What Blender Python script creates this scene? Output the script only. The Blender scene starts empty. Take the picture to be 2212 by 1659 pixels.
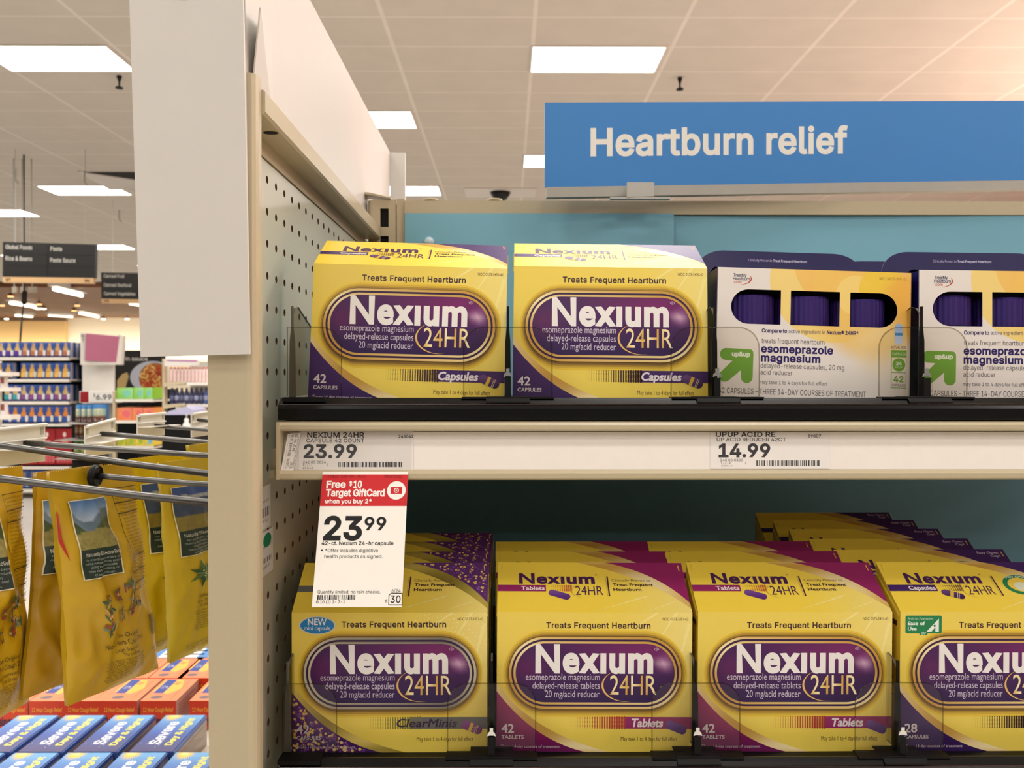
import bpy, math, random
from mathutils import Vector, Matrix, noise
from mathutils.geometry import tessellate_polygon

S = bpy.context.scene
COL = S.collection
random.seed(7)

# ------------------------------------------------------------------ camera, world, lamps, exposure
CX, CY, FP = 1097.0, 815.0, 1800.0          # vanishing point of the depth lines, focal length (2212 px wide frame)
ZC = 1.45                                   # eye height
CEIL = 2.87                                 # ceiling above the eye
cam = bpy.data.cameras.new('camera')
cam.sensor_width = 36.0
cam.lens = 36.0 * FP / 2212.0
cam.clip_start = 0.02
cam.dof.use_dof = True
cam.dof.focus_distance = 0.70
cam.dof.aperture_fstop = 15.0
camo = bpy.data.objects.new('camera', cam)
camo.location = (0, 0, ZC)
camo.rotation_euler = (math.radians(90) - math.atan((1659 / 2 - CY) / FP), 0, -math.atan((2212 / 2 - CX) / FP))
COL.objects.link(camo)
S.camera = camo

W = bpy.data.worlds.new('store_ambient')
S.world = W
W.use_nodes = True
W.node_tree.nodes['Background'].inputs[0].default_value = (1.0, 0.96, 0.92, 1)
W.node_tree.nodes['Background'].inputs[1].default_value = 0.10

S.view_settings.view_transform = 'Standard'
S.view_settings.look = 'None'
S.view_settings.gamma = 1.0
S.view_settings.use_curve_mapping = False
S.view_settings.exposure = 0.13

def area(name, loc, sx, sy, power, rot=(0, 0, 0), col=(1.0, 0.965, 0.915)):
    l = bpy.data.lights.new(name, 'AREA')
    l.shape = 'RECTANGLE'
    l.size = sx
    l.size_y = sy
    l.energy = power
    l.color = col
    o = bpy.data.objects.new(name, l)
    o.location = loc
    o.rotation_euler = rot
    COL.objects.link(o)
    return o

PITCH_X, PITCH_Y = 4.848, 1.765
def lattice(k, n):
    return (0.221 if k % 2 == 0 else -2.2) + PITCH_X * n, 7.245 + PITCH_Y * k
LAMP_P = 68.0
# the same ceiling grid goes on overhead and behind the viewer
for k in range(-10, 0):
    for n in range(-1, 3):
        x, y = lattice(k, n)
        area('ceiling_lamp', (x + 0.573, y + 0.29, ZC + CEIL - 0.02), 1.147, 0.585, LAMP_P * (0.52 if k < -3 else 1.0))
# unseen pink fill added to brighten the right-hand ceiling, and the grazing lights at the far wall
area('ceiling_fill', (6.8, 5.5, 2.3), 2.5, 6.0, 330, (math.pi, 0, 0), (1.0, 0.72, 0.60))
area('wall_washer', (-15, 37.2, 2.35), 24, 0.3, 330, (math.radians(145), 0, 0), (1.0, 0.92, 0.78))
area('grocery_fill', (-12, 30, ZC + CEIL - 0.45), 20, 10, 1500)  # one broad panel added to brighten the grocery end and far wall

def P(px, py, Y):
    return Vector(((px - CX) / FP * Y, Y, ZC - (py - CY) / FP * Y))
def PX(px, py, X):                           # point of a photo ray on the plane x = X
    Y = X * FP / (px - CX)
    return Vector((X, Y, ZC - (py - CY) / FP * Y))
def PZ(px, py, z):                           # on the level z
    Y = (ZC - z) * FP / (py - CY)
    return Vector(((px - CX) / FP * Y, Y, z))

# ------------------------------------------------------------------ materials
def lin(c):
    return tuple(((x / 255.0) / 12.92 if x <= 10.3 else ((x / 255.0 + 0.055) / 1.055) ** 2.4) for x in c)

def base_mat(name):
    m = bpy.data.materials.new(name)
    m.use_nodes = True
    nt = m.node_tree
    return m, nt, nt.nodes['Principled BSDF']

def add_noise(nt, b, color_out, scale, amt, bump, coord='Object', stretch=(1, 1, 1)):
    tc = nt.nodes.new('ShaderNodeTexCoord')
    mp = nt.nodes.new('ShaderNodeMapping')
    mp.inputs['Scale'].default_value = stretch
    nz = nt.nodes.new('ShaderNodeTexNoise')
    nz.inputs['Scale'].default_value = scale
    nz.inputs['Detail'].default_value = 4
    nt.links.new(tc.outputs[coord], mp.inputs[0])
    nt.links.new(mp.outputs[0], nz.inputs['Vector'])
    if amt > 0:
        mr = nt.nodes.new('ShaderNodeMapRange')
        mr.inputs['From Min'].default_value = 0.3
        mr.inputs['From Max'].default_value = 0.7
        mr.inputs['To Min'].default_value = 1 - amt
        mr.inputs['To Max'].default_value = 1.0
        nt.links.new(nz.outputs['Fac'], mr.inputs['Value'])
        mx = nt.nodes.new('ShaderNodeMix')
        mx.data_type = 'RGBA'
        mx.blend_type = 'MULTIPLY'
        mx.inputs[0].default_value = 1.0
        nt.links.new(color_out, mx.inputs[6])
        nt.links.new(mr.outputs[0], mx.inputs[7])
        nt.links.new(mx.outputs[2], b.inputs['Base Color'])
    else:
        nt.links.new(color_out, b.inputs['Base Color'])
    if bump > 0:
        bp = nt.nodes.new('ShaderNodeBump')
        bp.inputs['Strength'].default_value = 1.0
        bp.inputs['Distance'].default_value = bump
        nt.links.new(nz.outputs['Fac'], bp.inputs['Height'])
        nt.links.new(bp.outputs[0], b.inputs['Normal'])

def mat(name, col, rough=0.5, metal=0.0, scale=40, amt=0.06, bump=0.0, spec=0.5, stretch=(1, 1, 1), coat=0):
    m, nt, b = base_mat(name)
    rgb = nt.nodes.new('ShaderNodeRGB')
    rgb.outputs[0].default_value = (*lin(col), 1)
    b.inputs['Roughness'].default_value = rough
    b.inputs['Metallic'].default_value = metal
    b.inputs['Specular IOR Level'].default_value = spec
    b.inputs['Coat Weight'].default_value = coat
    add_noise(nt, b, rgb.outputs[0], scale, amt, bump, stretch=stretch)
    return m

def print_mat(name, rough=0.4, spec=0.4, amt=0.03, bump=0.0, scale=60, coat=0.0):
    m, nt, b = base_mat(name)                # ink colours come with each printed shape
    at = nt.nodes.new('ShaderNodeAttribute')
    at.attribute_name = 'Col'
    b.inputs['Roughness'].default_value = rough
    b.inputs['Specular IOR Level'].default_value = spec
    b.inputs['Coat Weight'].default_value = coat
    b.inputs['Coat Roughness'].default_value = 0.12
    add_noise(nt, b, at.outputs['Color'], scale, amt, bump)
    return m

def emit_mat(name, col, strength):
    m, nt, b = base_mat(name)
    b.inputs['Base Color'].default_value = (*lin(col), 1)
    b.inputs['Emission Color'].default_value = (*lin(col), 1)
    b.inputs['Emission Strength'].default_value = strength
    return m

def clear_mat(name, tint, gloss=0.9, rough=0.04):
    m = bpy.data.materials.new(name)
    m.use_nodes = True
    nt = m.node_tree
    nt.nodes.remove(nt.nodes['Principled BSDF'])
    out = nt.nodes['Material Output']
    tr = nt.nodes.new('ShaderNodeBsdfTransparent')
    tr.inputs[0].default_value = (*tint, 1)
    gl = nt.nodes.new('ShaderNodeBsdfGlossy')
    gl.inputs['Roughness'].default_value = rough
    fr = nt.nodes.new('ShaderNodeFresnel')
    fr.inputs[0].default_value = 1.45
    ml = nt.nodes.new('ShaderNodeMath')
    ml.operation = 'MULTIPLY'
    ml.inputs[1].default_value = gloss
    mx = nt.nodes.new('ShaderNodeMixShader')
    nt.links.new(fr.outputs[0], ml.inputs[0])
    nt.links.new(ml.outputs[0], mx.inputs[0])
    nt.links.new(tr.outputs[0], mx.inputs[1])
    nt.links.new(gl.outputs[0], mx.inputs[2])
    nt.links.new(mx.outputs[0], out.inputs[0])
    return m

M_CARD = print_mat('printed_carton', 0.34, 0.30, 0.02, 0.0, 90, 0.06)
M_PAPER = print_mat('printed_paper', 0.6, 0.25, 0.02, 0.0, 120)
M_FILM = print_mat('printed_film', 0.36, 0.5, 0.05, 0.0006, 35)
M_GOODS = print_mat('far_packaging', 0.45, 0.35, 0.06, 0.0, 12)
M_SIGN = print_mat('sign_vinyl', 0.38, 0.35, 0.03, 0.0, 9)
M_BEIGE = mat('beige_powder_coat', (186, 173, 143), 0.38, 0, 300, 0.03, 0.00004)
M_PEG = mat('pegboard_paint', (184, 185, 167), 0.34, 0, 420, 0.04, 0.00005)
M_HOLE = mat('raw_hardboard', (104, 66, 40), 0.9, 0, 200, 0.3)
M_WHITE = mat('white_laminate', (208, 203, 196), 0.45, 0, 20, 0.02)
M_GREYP = mat('grey_rail_plastic', (166, 163, 154), 0.5, 0, 60, 0.05)
M_BLACK = mat('black_plastic', (9, 9, 10), 0.24, 0, 80, 0.1, spec=.28)
M_MATBLACK = mat('matt_black_plastic', (8, 8, 8), 0.5, 0, 80, 0.1, spec=.2)
M_RIDGE = mat('glossy_black_ridge', (14, 14, 15), 0.12, 0, 30, 0.1, spec=.9)
M_SMOKE = mat('smoky_plastic_edge', (92, 90, 84), 0.2, 0, 80, 0.1)
M_CLIPGLINT = mat('clip_glint', (235, 235, 232), 0.12, 0.85, 50, 0.05)  # bright metal that stands in for the highlight on the clear clips
M_STEEL = mat('zinc_wire', (112, 110, 107), 0.36, 0.9, 60, 0.25, 0.00006, stretch=(0.2, 1, 1))
M_DARK = mat('dark_void', (12, 11, 10), 0.9, 0, 20, 0.1)
M_BLUEP = mat('teal_blue_paper', (122, 180, 200), 0.62, 0, 3.5, 0.07)
M_CLEAR = clear_mat('clear_acrylic', (0.955, 0.945, 0.925), 0.4)
M_TINT = clear_mat('smoky_acrylic', (0.74, 0.73, 0.69), 0.10, 0.2)
M_SLEEVE = clear_mat('clear_label_sleeve', (0.975, 0.972, 0.968), 0.12, 0.15)
M_SHELFWHITE = mat('white_shelf_metal', (222, 216, 206), 0.4, 0, 30, 0.05)
M_LIGHT = emit_mat('lit_diffuser', (255, 246, 232), 9.0)
M_TUBE = emit_mat('lit_tube', (255, 240, 215), 5.0)
M_SPOT = emit_mat('lit_spot', (255, 190, 120), 2.0)
M_FLOOR = mat('floor_vinyl', (188, 184, 177), 0.35, 0, 2, 0.08)

# ------------------------------------------------------------------ mesh builder
def obj_link(name, data, parent=None):
    o = bpy.data.objects.new(name, data)
    COL.objects.link(o)
    if parent is not None:
        o.parent = parent
    return o

class MB:
    def __init__(s):
        s.v, s.f, s.c, s.m, s.sm = [], [], [], [], []
    def add(s, vs, fs, col=(200, 200, 200), m=0, smooth=False):
        n = len(s.v)
        s.v.extend(tuple(p) for p in vs)
        if isinstance(col, list):
            s.c.extend(lin(c) for c in col)
        else:
            lc = lin(col)
            s.c.extend([lc] * len(vs))
        for f in fs:
            s.f.append(tuple(i + n for i in f))
            s.m.append(m)
            s.sm.append(smooth)
        return s
    def box(s, a, b, col=(200, 200, 200), m=0):
        x0, y0, z0 = a
        x1, y1, z1 = b
        vs = [(x0, y0, z0), (x1, y0, z0), (x1, y1, z0), (x0, y1, z0), (x0, y0, z1), (x1, y0, z1), (x1, y1, z1), (x0, y1, z1)]
        return s.add(vs, [(0, 3, 2, 1), (4, 5, 6, 7), (0, 1, 5, 4), (1, 2, 6, 5), (2, 3, 7, 6), (3, 0, 4, 7)], col, m)
    def hexa(s, q, d, col=(200, 200, 200), m=0):      # quad q (4 points) thickened by vector d
        d = Vector(d)
        vs = [Vector(p) for p in q] + [Vector(p) + d for p in q]
        return s.add(vs, [(0, 1, 2, 3), (7, 6, 5, 4), (0, 4, 5, 1), (1, 5, 6, 2), (2, 6, 7, 3), (3, 7, 4, 0)], col, m)
    def prism(s, pts, axis, a, b, col=(200, 200, 200), m=0, smooth=False):   # 2-D outline swept along an axis
        n = len(pts)
        def mk(p, t):
            return (t, p[0], p[1]) if axis == 'x' else (p[0], t, p[1]) if axis == 'y' else (p[0], p[1], t)
        vs = [mk(p, a) for p in pts] + [mk(p, b) for p in pts]
        s.add(vs, [(i, (i + 1) % n, n + (i + 1) % n, n + i) for i in range(n)], col, m, smooth)
        t = tessellate_polygon([[Vector((p[0], p[1], 0)) for p in pts]])
        s.add(vs[:n], [tuple(x) for x in t], col, m)
        s.add(vs[n:], [tuple(x) for x in t], col, m)
        return s
    def tube(s, pts, r, col=(150, 150, 150), m=0, n=10, cap=True):
        pts = [Vector(p) for p in pts]
        rings, vs = [], []
        for i, p in enumerate(pts):
            d = (pts[min(i + 1, len(pts) - 1)] - pts[max(i - 1, 0)]).normalized()
            a = d.cross(Vector((0, 0, 1)))
            if a.length < 1e-4:
                a = d.cross(Vector((0, 1, 0)))
            a.normalize()
            b = d.cross(a)
            rr = r[i] if isinstance(r, (list, tuple)) else r
            vs += [p + (a * math.cos(2 * math.pi * k / n) + b * math.sin(2 * math.pi * k / n)) * rr for k in range(n)]
        fs = [(i * n + k, i * n + (k + 1) % n, (i + 1) * n + (k + 1) % n, (i + 1) * n + k) for i in range(len(pts) - 1) for k in range(n)]
        if cap:
            fs += [tuple(range(n)), tuple(range((len(pts) - 1) * n, len(pts) * n))]
        return s.add(vs, fs, col, m, True)
    def lathe(s, prof, cen, col=(200, 200, 200), m=0, n=20, ridge=0.0):
        vs = []
        for r, z in prof:
            for k in range(n):
                rr = r * (1 - ridge * (k % 2))
                vs.append((cen[0] + rr * math.cos(2 * math.pi * k / n), cen[1] + rr * math.sin(2 * math.pi * k / n), cen[2] + z))
        fs = [(i * n + k, i * n + (k + 1) % n, (i + 1) * n + (k + 1) % n, (i + 1) * n + k) for i in range(len(prof) - 1) for k in range(n)]
        fs += [tuple(range(n))[::-1], tuple(range((len(prof) - 1) * n, len(prof) * n))]
        return s.add(vs, fs, col, m, ridge == 0)
    def build(s, name, mats, parent=None, world=True, base=True):
        me = bpy.data.meshes.new(name)
        off = Vector((0, 0, 0))
        if parent is not None:
            if world:
                p = parent
                while p is not None:
                    off += p.location
                    p = p.parent
        elif base:
            xs, ys, zs = zip(*s.v)
            off = Vector(((min(xs) + max(xs)) / 2, (min(ys) + max(ys)) / 2, min(zs)))
        me.from_pydata([(a - off.x, b - off.y, c - off.z) for a, b, c in s.v], [], s.f)
        at = me.attributes.new('Col', 'FLOAT_COLOR', 'POINT')
        flat = []
        for c in s.c:
            flat.extend((c[0], c[1], c[2], 1.0))
        at.data.foreach_set('color', flat)
        me.polygons.foreach_set('material_index', s.m)
        me.polygons.foreach_set('use_smooth', s.sm)
        for m in (mats if isinstance(mats, (list, tuple)) else [mats]):
            me.materials.append(m)
        me.update()
        o = obj_link(name, me, parent)
        if parent is None and base:
            o.location = off
        return o

def tag(o, label, cat, group=None, kind=None):
    if label:
        o['label'] = label
    if cat:
        o['category'] = cat
    if group:
        o['group'] = group
    if kind:
        o['kind'] = kind
    return o
def thing(name, label, cat, loc, group=None):
    o = bpy.data.objects.new(name, None)
    o.empty_display_size = 0.02
    COL.objects.link(o)
    o.location = loc
    return tag(o, label, cat, group)
def struct(o):
    o['kind'] = 'structure'
    return o
def dup(root, label, loc=None, rot=None, group=None):
    r = root.copy()
    COL.objects.link(r)
    r['label'] = label
    if group:
        r['group'] = group
    if loc is not None:
        r.location = loc
    if rot is not None:
        r.rotation_euler = rot
    for ch in list(root.children):
        c = ch.copy()
        COL.objects.link(c)
        c.parent = r
        for g in list(ch.children):
            d = g.copy()
            COL.objects.link(d)
            d.parent = c
    return r

# ------------------------------------------------------------------ flat print: frames, shapes, lettering
EPS = 0.00005
def frame(O, U, V, N, eps=EPS):
    O, U, V, N = Vector(O), Vector(U), Vector(V), Vector(N).normalized()
    return lambda u, v, l=0: O + U * u + V * v + N * (l * eps)

def poly(mb, f, pts, col, l=1, holes=(), m=0):
    loops = [[Vector((p[0], p[1], 0)) for p in pts]] + [[Vector((p[0], p[1], 0)) for p in h] for h in holes]
    t = tessellate_polygon(loops)
    allp = [p for lp in loops for p in lp]
    mb.add([f(p.x, p.y, l) for p in allp], [tuple(x) for x in t], [col(p.x, p.y) for p in allp] if callable(col) else col, m)
def rect(mb, f, u0, v0, u1, v1, col, l=1, m=0):
    mb.add([f(u0, v0, l), f(u1, v0, l), f(u1, v1, l), f(u0, v1, l)], [(0, 1, 2, 3)], col, m)
def grid(mb, f, u0, v0, u1, v1, nu, nv, col, l=1, m=0, smooth=False):
    vs, cs = [], []
    for j in range(nv + 1):
        for i in range(nu + 1):
            u, v = u0 + (u1 - u0) * i / nu, v0 + (v1 - v0) * j / nv
            vs.append(f(u, v, l))
            cs.append(col(u, v) if callable(col) else col)
    mb.add(vs, [(j * (nu + 1) + i, j * (nu + 1) + i + 1, (j + 1) * (nu + 1) + i + 1, (j + 1) * (nu + 1) + i) for j in range(nv) for i in range(nu)], cs, m, smooth)
def ell(cx, cy, rx, ry, n=28, a0=0.0, a1=2 * math.pi):
    return [(cx + rx * math.cos(a0 + (a1 - a0) * i / n), cy + ry * math.sin(a0 + (a1 - a0) * i / n)) for i in range(n + (0 if a1 - a0 > 6.28 else 1))]
def stad(cx, cy, hw, hh, r=None, n=12):
    r = min(hw, hh) if r is None else r
    o = []
    for sx, sy, a in ((1, 1, 0), (-1, 1, 90), (-1, -1, 180), (1, -1, 270)):
        for i in range(n + 1):
            t = math.radians(a + 90 * i / n)
            o.append((cx + sx * (hw - r) + r * math.cos(t), cy + sy * (hh - r) + r * math.sin(t)))
    return o
def rotp(pts, cx, cy, deg):
    c, s = math.cos(math.radians(deg)), math.sin(math.radians(deg))
    return [(cx + (x - cx) * c - (y - cy) * s, cy + (x - cx) * s + (y - cy) * c) for x, y in pts]
def qb(a, b, c, n=14):
    return [((1 - t) ** 2 * a[0] + 2 * t * (1 - t) * b[0] + t * t * c[0], (1 - t) ** 2 * a[1] + 2 * t * (1 - t) * b[1] + t * t * c[1]) for t in [i / n for i in range(n + 1)]]
def mixc(a, b, t):
    t = max(0.0, min(1.0, t))
    return tuple(a[i] + (b[i] - a[i]) * t for i in range(3))
def inside(pts, x, y):
    k = False
    j = len(pts) - 1
    for i in range(len(pts)):
        (xi, yi), (xj, yj) = pts[i], pts[j]
        if (yi > y) != (yj > y) and x < (xj - xi) * (y - yi) / (yj - yi) + xi:
            k = not k
        j = i
    return k

FONTS = {'B': None}
try:
    import os
    _fp = os.path.join(bpy.utils.system_resource('DATAFILES'), 'fonts', 'Inter.woff2')
    FONTS['I'] = bpy.data.fonts.load(_fp)
except Exception:
    FONTS['I'] = None
_caps, _cache = {}, {}
def contours(s, font, res, track=1.0):
    c = bpy.data.curves.new('lettering', 'FONT')
    c.body = s
    c.space_character = track
    if FONTS[font]:
        c.font = FONTS[font]
    o = bpy.data.objects.new('lettering', c)
    COL.objects.link(o)
    dg = bpy.context.evaluated_depsgraph_get()
    cu = o.to_curve(dg)
    out = []
    for sp in cu.splines:
        pts = []
        bp = sp.bezier_points
        n = len(bp)
        for i in range(n):
            a, b = bp[i], bp[(i + 1) % n]
            p0, p1, p2, p3 = a.co, a.handle_right, b.handle_left, b.co
            ch = p3 - p0
            L = ch.length
            flat = L > 1e-9 and max(abs(ch.x * (q.y - p0.y) - ch.y * (q.x - p0.x)) / L for q in (p1, p2)) < 0.004
            k = 1 if flat or L < 0.004 else res
            for j in range(k):
                t = j / k
                w = (1 - t)
                pts.append((w ** 3 * p0.x + 3 * w * w * t * p1.x + 3 * w * t * t * p2.x + t ** 3 * p3.x,
                            w ** 3 * p0.y + 3 * w * w * t * p1.y + 3 * w * t * t * p2.y + t ** 3 * p3.y))
        cl = []
        for p in pts:
            if not cl or abs(p[0] - cl[-1][0]) + abs(p[1] - cl[-1][1]) > 1e-5:
                cl.append(p)
        if len(cl) > 2:
            out.append(cl)
    o.to_curve_clear()
    bpy.data.objects.remove(o)
    bpy.data.curves.remove(c)
    return out
def sarea(p):
    return 0.5 * sum(p[i - 1][0] * p[i][1] - p[i][0] * p[i - 1][1] for i in range(len(p)))
def columns(cs):
    g = []
    for c in sorted(cs, key=lambda c: min(p[0] for p in c)):
        a, b = min(p[0] for p in c), max(p[0] for p in c)
        if g and a < g[-1][1] - 0.01:
            g[-1][2].append(c)
            g[-1][1] = max(g[-1][1], b)
        else:
            g.append([a, b, [c]])
    return [x[2] for x in g]
def trapezoids(cs):
    ys = sorted(p[1] for c in cs for p in c)
    lv = [ys[0]]
    for y in ys[1:]:
        if y - lv[-1] > 0.006:
            lv.append(y)
    if ys[-1] - lv[-1] > 1e-4:
        lv.append(ys[-1])
    ed = [(c[i - 1], c[i]) for c in cs for i in range(len(c)) if abs(c[i - 1][1] - c[i][1]) > 1e-6]
    V_, F_ = [], []
    for a, b in zip(lv, lv[1:]):
        m = (a + b) / 2
        row = []
        for p, q in ed:
            if (p[1] <= m) != (q[1] <= m):
                sl = (q[0] - p[0]) / (q[1] - p[1])
                lo, hi = min(p[1], q[1]), max(p[1], q[1])
                xa, xb = p[0] + sl * (min(max(a, lo), hi) - p[1]), p[0] + sl * (min(max(b, lo), hi) - p[1])
                row.append((p[0] + sl * (m - p[1]), xa, xb, 1 if q[1] > p[1] else -1))
        row.sort()
        w = 0
        for r in row:
            if w == 0:
                st = r
            w += r[3]
            if w == 0:
                n = len(V_)
                V_ += [(st[1], a), (r[1], a), (r[2], b), (st[2], b)]
                F_.append((n, n + 1, n + 2, n + 3))
    return V_, F_
def glyphs(s, font, bold, res, track=1.0):
    key = (s, font, bold, res, track)
    if key in _cache:
        return _cache[key]
    if font not in _caps:
        h = contours('H', font, 2)
        _caps[font] = max(p[1] for c in h for p in c)
    k = 1.0 / _caps[font]
    cs = [[(x * k, y * k) for x, y in c] for c in contours(s, font, res, track)]
    verts, faces = [], []
    nfill = 0
    if cs:
        ar = [sarea(c) for c in cs]
        sg = 1 if ar[max(range(len(cs)), key=lambda i: abs(ar[i]))] > 0 else -1
        if font == 'I' and FONTS['I']:
            for grp in columns(cs):          # overlapping outlines: fill by winding number, band by band
                n = len(verts)
                vv, ff = trapezoids(grp)
                verts += vv
                faces += [tuple(a + n for a in q) for q in ff]
        else:
            outs = [i for i in range(len(cs)) if ar[i] * sg > 0]
            hl = {i: [] for i in outs}
            for i in range(len(cs)):
                if i not in hl:
                    hosts = [j for j in outs if abs(ar[j]) > abs(ar[i]) and inside(cs[j], *cs[i][0])]
                    if hosts:
                        hl[min(hosts, key=lambda j: abs(ar[j]))].append(cs[i])
            for i in outs:
                lp = [[Vector((x, y, 0)) for x, y in c] for c in [cs[i]] + hl[i]]
                n = len(verts)
                verts += [(p.x, p.y) for q in lp for p in q]
                faces += [tuple(a + n for a in t) for t in tessellate_polygon(lp)]
        nfill = len(verts)
        if bold:
            for c in cs:
                n, N = len(verts), len(c)
                off = []
                for i in range(N):
                    (ax, ay), (bx, by), (cx, cy) = c[i - 1], c[i], c[(i + 1) % N]
                    d1, d2 = (bx - ax, by - ay), (cx - bx, cy - by)
                    l1, l2 = math.hypot(*d1) or 1, math.hypot(*d2) or 1
                    nx, ny = d1[1] / l1 + d2[1] / l2, -d1[0] / l1 - d2[0] / l2
                    q = math.hypot(nx, ny)
                    if q < 0.5:
                        nx, ny, q = d1[1] / l1, -d1[0] / l1, 2.0
                        off.append((bx + sg * bold * nx, by + sg * bold * ny))
                        continue
                    mlen = min(2.0 / q, 1.6)
                    off.append((bx + sg * bold * nx / q * mlen, by + sg * bold * ny / q * mlen))
                verts += c + off
                faces += [(n + i, n + (i + 1) % N, n + N + (i + 1) % N, n + N + i) for i in range(N)]
    x0 = min((v[0] for v in verts), default=0)
    x1 = max((v[0] for v in verts), default=1)
    _cache[key] = (verts, faces, x0, x1, nfill)
    return _cache[key]
def T(mb, f, s, u0, v, cap, col, l=3, u1=None, al='l', font='B', bold=0.0, it=0.0, up=1, res=3, sx=1.0, m=0, rot=False, track=1.0):
    verts, faces, x0, x1, nf = glyphs(s, font, bold, res, track)
    if not verts:
        return
    k = cap * sx
    if u1 is not None and al == 'l':
        k = (u1 - u0) / (x1 - x0)
    start = u0 if al == 'l' else (u0 - (x1 - x0) * k if al == 'r' else u0 - (x1 - x0) * k / 2)
    if rot:     # reading upwards
        vs = [f(u0 - (y) * cap, v + (x - x0) * k * up, l) for x, y in verts]
    else:
        vs = [f(start + (x - x0 + it * y) * k, v + y * cap * up, l if i < nf else l - .35 - .4 * ((i * .37) % 1.0)) for i, (x, y) in enumerate(verts)]
    c = [col(start + (x - x0) * k, v + y * cap * up) for x, y in verts] if callable(col) else col
    mb.add(vs, faces, c, m)
def bars(mb, f, u0, v0, u1, v1, col, l=3, seed=1, n=34):
    r = random.Random(seed)
    w = [r.choice((1, 1, 2, 3)) for _ in range(2 * n)]
    t = sum(w)
    x = u0
    for i, q in enumerate(w):
        d = (u1 - u0) * q / t
        if i % 2 == 0:
            rect(mb, f, x, v0, x + d, v1, col, l)
        x += d

# ------------------------------------------------------------------ room shell
def ceiling_material():
    m, nt, b = base_mat('ceiling_tiles')
    b.inputs['Roughness'].default_value = 0.9
    tc = nt.nodes.new('ShaderNodeTexCoord')
    sep = nt.nodes.new('ShaderNodeSeparateXYZ')
    nt.links.new(tc.outputs['Object'], sep.inputs[0])
    def seam(axis, size, off, w):
        a = nt.nodes.new('ShaderNodeMath'); a.operation = 'ADD'; a.inputs[1].default_value = off
        d = nt.nodes.new('ShaderNodeMath'); d.operation = 'DIVIDE'; d.inputs[1].default_value = size
        fr = nt.nodes.new('ShaderNodeMath'); fr.operation = 'FRACT'
        lt = nt.nodes.new('ShaderNodeMath'); lt.operation = 'LESS_THAN'; lt.inputs[1].default_value = w
        nt.links.new(sep.outputs[axis], a.inputs[0]); nt.links.new(a.outputs[0], d.inputs[0])
        nt.links.new(d.outputs[0], fr.inputs[0]); nt.links.new(fr.outputs[0], lt.inputs[0])
        return lt
    sx = seam(0, 1.212, 50 * 1.212 - 0.200, 0.028)
    sy = seam(1, 0.5883, 50 * 0.5883 - 7.245 + 0.5883 * 30, 0.035)
    mx = nt.nodes.new('ShaderNodeMath'); mx.operation = 'MAXIMUM'
    nt.links.new(sx.outputs[0], mx.inputs[0]); nt.links.new(sy.outputs[0], mx.inputs[1])
    mix = nt.nodes.new('ShaderNodeMix'); mix.data_type = 'RGBA'
    mix.inputs[6].default_value = (*lin((198, 190, 179)), 1)
    mix.inputs[7].default_value = (*lin((216, 208, 198)), 1)
    nt.links.new(mx.outputs[0], mix.inputs[0])
    add_noise(nt, b, mix.outputs[2], 3, 0.06, 0)
    return m
def plane(name, pts, m):
    mb = MB().add(pts, [(0, 1, 2, 3)], (200, 200, 200))
    return struct(mb.build(name, m, base=False))
ZT = ZC + CEIL
mb = MB().box((-26, -13, ZT), (16, 40, ZT + 0.1))
struct(mb.build('ceiling', ceiling_material(), base=False))
mb = MB().box((-26, -13, -0.1), (16, 40, 0))
struct(mb.build('floor', M_FLOOR, base=False))
mb = MB().box((-26, 38, 0), (16, 38.2, ZT))
struct(mb.build('wall_back', mat('cream_wall_paint', (226, 214, 188), 0.8, 0, 2, 0.03), base=False))
mb = MB().box((-26.2, -13, 0), (-26, 40, ZT))
struct(mb.build('wall_left', bpy.data.materials['cream_wall_paint'], base=False))
mb = MB().box((10.0, -13, 0), (10.2, 40, ZT))
struct(mb.build('wall_right', mat('warm_wall_paint', (222, 150, 128), 0.8, 0, 2, 0.03), base=False))
# slatted wooden ceiling over the grocery end
M_WOOD = mat('stained_wood', (124, 78, 44), 0.55, 0, 2.2, 0.45, stretch=(0.15, 3, 1))
M_BIRCH = mat('birch_panel', (222, 186, 126), 0.5, 0, 1.2, 0.10, stretch=(0.3, 1, 6))
mb = MB()
y = 25.2
while y < 37.6:
    mb.box((-26, y, ZT - 0.16), (4, y + 0.5, ZT - 0.02))
    y += 0.56
tag(struct(mb.build('trim_1', M_WOOD, base=False)), 'stained wooden slats under the ceiling at the grocery end', 'slatted ceiling')
mb = MB().box((-26, 37.75, ZC + 1.55), (P(145, 700, 37.8).x, 37.99, P(145, 694, 37.8).z))
tag(mb.build('wall_panel', M_BIRCH), 'pale birch wood panel high on the far cream wall', 'wall panel')

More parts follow.
